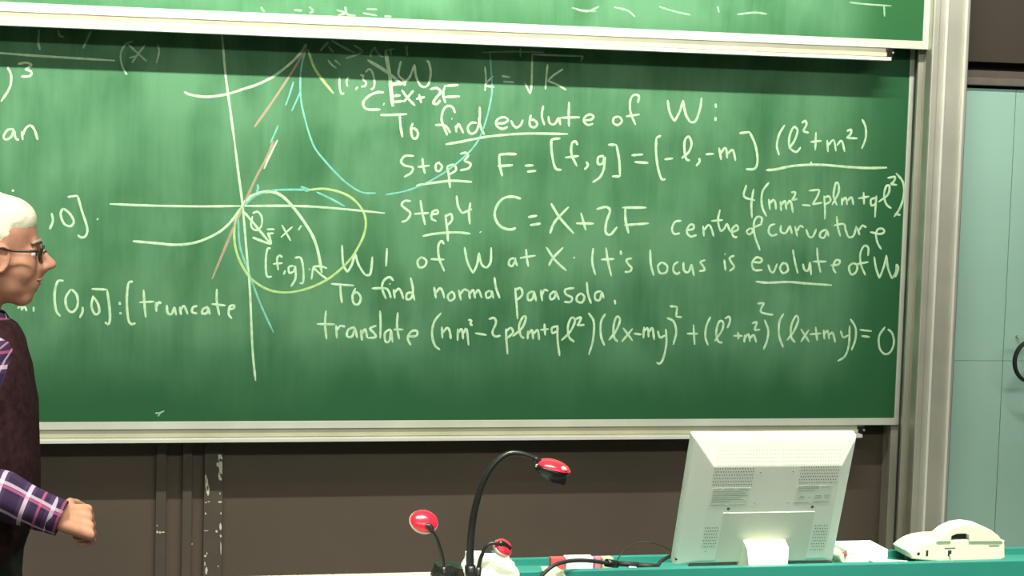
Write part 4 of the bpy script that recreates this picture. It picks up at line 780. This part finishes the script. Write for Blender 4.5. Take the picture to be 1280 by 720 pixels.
# hair
hE = [(hp(-.026, 0, .046), (.094, .083, .083), hrot), (hp(-.070, 0, .0), (.055, .077, .082), hrot), (hp(-.045, -.030, .0), (.040, .055, .050), hrot), (hp(-.045, .030, .0), (.040, .055, .050), hrot), (hp(.012, 0, .072), (.070, .070, .050), hrot)]
def hd_(co, n): return co+n*(.0010*noise.noise(co*90)+.0014*noise.noise(Vector((co.x*40, co.y*200, co.z*200))))
blob('hair', hE, [], .004, M_hair, per, 4, hd_)
# eyebrows, eyes, glasses
bm = bmesh.new()
for s in (1, -1): tube(bm, [hp(.096, s*.014, .028), hp(.092, s*.032, .032), hp(.078, s*.048, .026)], .0038, 8)
mesh_obj('eyebrows', bm, M_brow, per, True)
for s in (1, -1):
    bm = bmesh.new(); ell(bm, Matrix.Translation(hp(.077, s*.031, .003)), (0, 0, 0), (.0122,)*3); ey = mesh_obj('eye', bm, M_eye, per, True)
    bm = bmesh.new(); ell(bm, Matrix.Translation(hp(.0885, s*.0315, .004)), (0, 0, 0), (.0035, .0055, .0055)); mesh_obj('iris', bm, M_iris, ey, True)
bm = bmesh.new()
ell(bm, Matrix.Translation(hp(.0985, 0, -.0535)), (0, 0, 0), (.0095, .021, .0042)); mo = mesh_obj('upper_lip', bm, M_lipskin, per, True)
bm = bmesh.new(); ell(bm, Matrix.Translation(hp(.0960, 0, -.0630)), (0, 0, 0), (.0095, .018, .0050)); mesh_obj('lower_lip', bm, M_lipskin, per, True)
gl = bpy.data.objects.new('glasses', None); link(gl); gl.parent = per
for s in (1, -1):
    bm = bmesh.new(); tube(bm, [hp(.104-.010*abs(math.cos(a)+.3)*.6, s*(.033+.024*math.cos(a)), .002+.017*math.sin(a)) for a in [2*math.pi*i/20 for i in range(21)]], .0019, 8, 2, False); mesh_obj('rim', bm, M_lens, gl, True)
    bm = bmesh.new(); tube(bm, [hp(.096, s*.058, .010), hp(.085, s*.074, .011), hp(.04, s*.082, .008), hp(.012, s*.089, .012), hp(-.006, s*.087, -.004)], .0024, 8); mesh_obj('temple', bm, M_lens, gl, True)
bm = bmesh.new(); tube(bm, [hp(.104, .010, .006), hp(.110, 0, .010), hp(.104, -.010, .006)], .0017, 8); mesh_obj('bridge', bm, M_lens, gl, True)
# clothes: lofts with UVs
def loft(name, rings, m, parent, seg=36, us=1.0, vs=1.0, wr=0, n=4, thick=.004):
    """rings: (centre, axis_a, axis_b) ; catmull-smoothed along; uv in metres"""
    Cc = catmull([r[0] for r in rings], n); Aa = catmull([r[1] for r in rings], n); Bb = catmull([r[2] for r in rings], n)
    bm = bmesh.new(); uvl = bm.loops.layers.uv.new('UVMap'); R_ = []; L = 0; prev = None
    for i, (c, a, b_) in enumerate(zip(Cc, Aa, Bb)):
        if prev is not None: L += (c-prev).length
        prev = c; ring = []
        rad = (a.length+b_.length)/2
        for k in range(seg):
            t = 2*math.pi*k/seg; d = a*math.cos(t)+b_*math.sin(t); p = c+d
            p = p+d.normalized()*wr*(noise.noise(p*14)+.5*noise.noise(p*32))
            ring.append((bm.verts.new(p), (rad*t*us, L*vs)))
        R_.append((ring, rad))
    for (r1, ra), (r2, rb) in zip(R_, R_[1:]):
        for k in range(seg):
            k2 = (k+1) % seg; f = bm.faces.new((r1[k][0], r1[k2][0], r2[k2][0], r2[k][0])); f.smooth = True
            um = 2*math.pi*ra*us
            uvs = (r1[k][1], (r1[k2][1][0] if k2 else um, r1[k2][1][1]), (r2[k2][1][0] if k2 else um, r2[k2][1][1]), r2[k][1])
            for lp, q in zip(f.loops, uvs): lp[uvl].uv = q
    me = bpy.data.meshes.new(name); bm.to_mesh(me); bm.free(); me.materials.append(m)
    o = bpy.data.objects.new(name, me); link(o); o.parent = parent
    md = o.modifiers.new('s', 'SOLIDIFY'); md.thickness = thick; md.offset = -1
    return o
def limb(name, pts, rads, m, parent, wr=.006):
    rings = []
    for i, (p, r) in enumerate(zip(pts, rads)):
        t = (pts[min(i+1, len(pts)-1)]-pts[max(i-1, 0)]).normalized(); a = t.cross(Vector((0, 1, 0))).normalized(); b_ = t.cross(a).normalized()
        rings.append((p, a*r, b_*r))
    return loft(name, rings, m, parent, 32, wr=wr)
shirt = bpy.data.objects.new('shirt', None); link(shirt); shirt.parent = per
Xc = lambda u, v: W(u, v, PY)
def torso(name, spec, m, parent, wr, yr):
    rings = []
    for (v, ub, uf), y_ in zip(spec, yr):
        a = Xc(ub, v); b_ = Xc(uf, v); c = (a+b_)/2; h = (b_.x-a.x)/2
        rings.append((Vector((c.x, 0, (a.z+b_.z)/2)), Vector((h, 0, 0)), Vector((0, y_, 0))))
    return loft(name, rings, m, parent, 56, wr=wr)
torso('shirt_body', [(640, -95, 34), (560, -105, 42), (520, -105, 42), (480, -105, 40), (430, -100, 30), (405, -88, 14), (392, -70, 8)], M_plaid, shirt, .003, (.165, .17, .17, .18, .165, .11, .075))
limb('sleeve', [sh+Vector((0, .03, .02)), sh.lerp(el, .3), sh.lerp(el, .75), el+Vector((-.004, 0, -.008)), el.lerp(wr_, .28), el.lerp(wr_, .65), el.lerp(wr_, 1.0)], [.066, .064, .056, .054, .051, .045, .037], M_plaid, shirt, .008)
limb('cuff', [el.lerp(wr_, .90), el.lerp(wr_, 1.045)], [.0385, .0375], M_plaid, shirt, .001)
limb('sleeve', [sh2, sh2.lerp(el2, .5), el2, el2.lerp(wr2, .5), wr2], [.066, .058, .052, .046, .038], M_plaid, shirt, .008)
# collar
rings = []
for (v, ub, uf, y_) in ((402, -76, 20, .085), (392, -72, 16, .078), (380, -70, 8, .074)):
    a = Xc(ub, v); b_ = Xc(uf, v); rings.append((Vector(((a.x+b_.x)/2, 0, (a.z+b_.z)/2)), Vector(((b_.x-a.x)/2, 0, -.018)), Vector((0, y_, 0))))
loft('collar', rings, M_plaid, shirt, 32, wr=.001)
torso('vest', [(715, -100, 20), (690, -102, 27), (655, -106, 40), (615, -110, 50), (560, -112, 50), (500, -112, 47), (455, -110, 41), (425, -104, 32), (405, -92, 22), (397, -80, 12)], M_vest, per, .006, (.168, .172, .178, .18, .182, .182, .17, .145, .11, .09))
# trousers
def leg(s, k, a):
    h = hip+Vector((0, s*.085, 0))
    return limb('trouser_leg', [h+Vector((0, 0, .05)), h.lerp(k, .5), k, k.lerp(a, .5), a+Vector((0, 0, -.01))], [.115, .098, .078, .068, .062], M_trou, tro, .006)
tro = bpy.data.objects.new('trousers', None); link(tro); tro.parent = per
leg(-1, knee1, an1); leg(1, knee2, an2)
torso('trouser_waist', [(760, -95, 30), (700, -92, 28), (640, -94, 34)], M_trou, tro, .004, (.165, .165, .16))
for a in (an1, an2):
    sh_ = blob('shoe', [(a+Vector((-.01, 0, -.035)), (.05, .038, .045)), (a+Vector((.06, 0, -.05)), (.09, .042, .028)), (a+Vector((.12, 0, -.052)), (.055, .044, .026))], [], .005, M_shoe, per, 4)
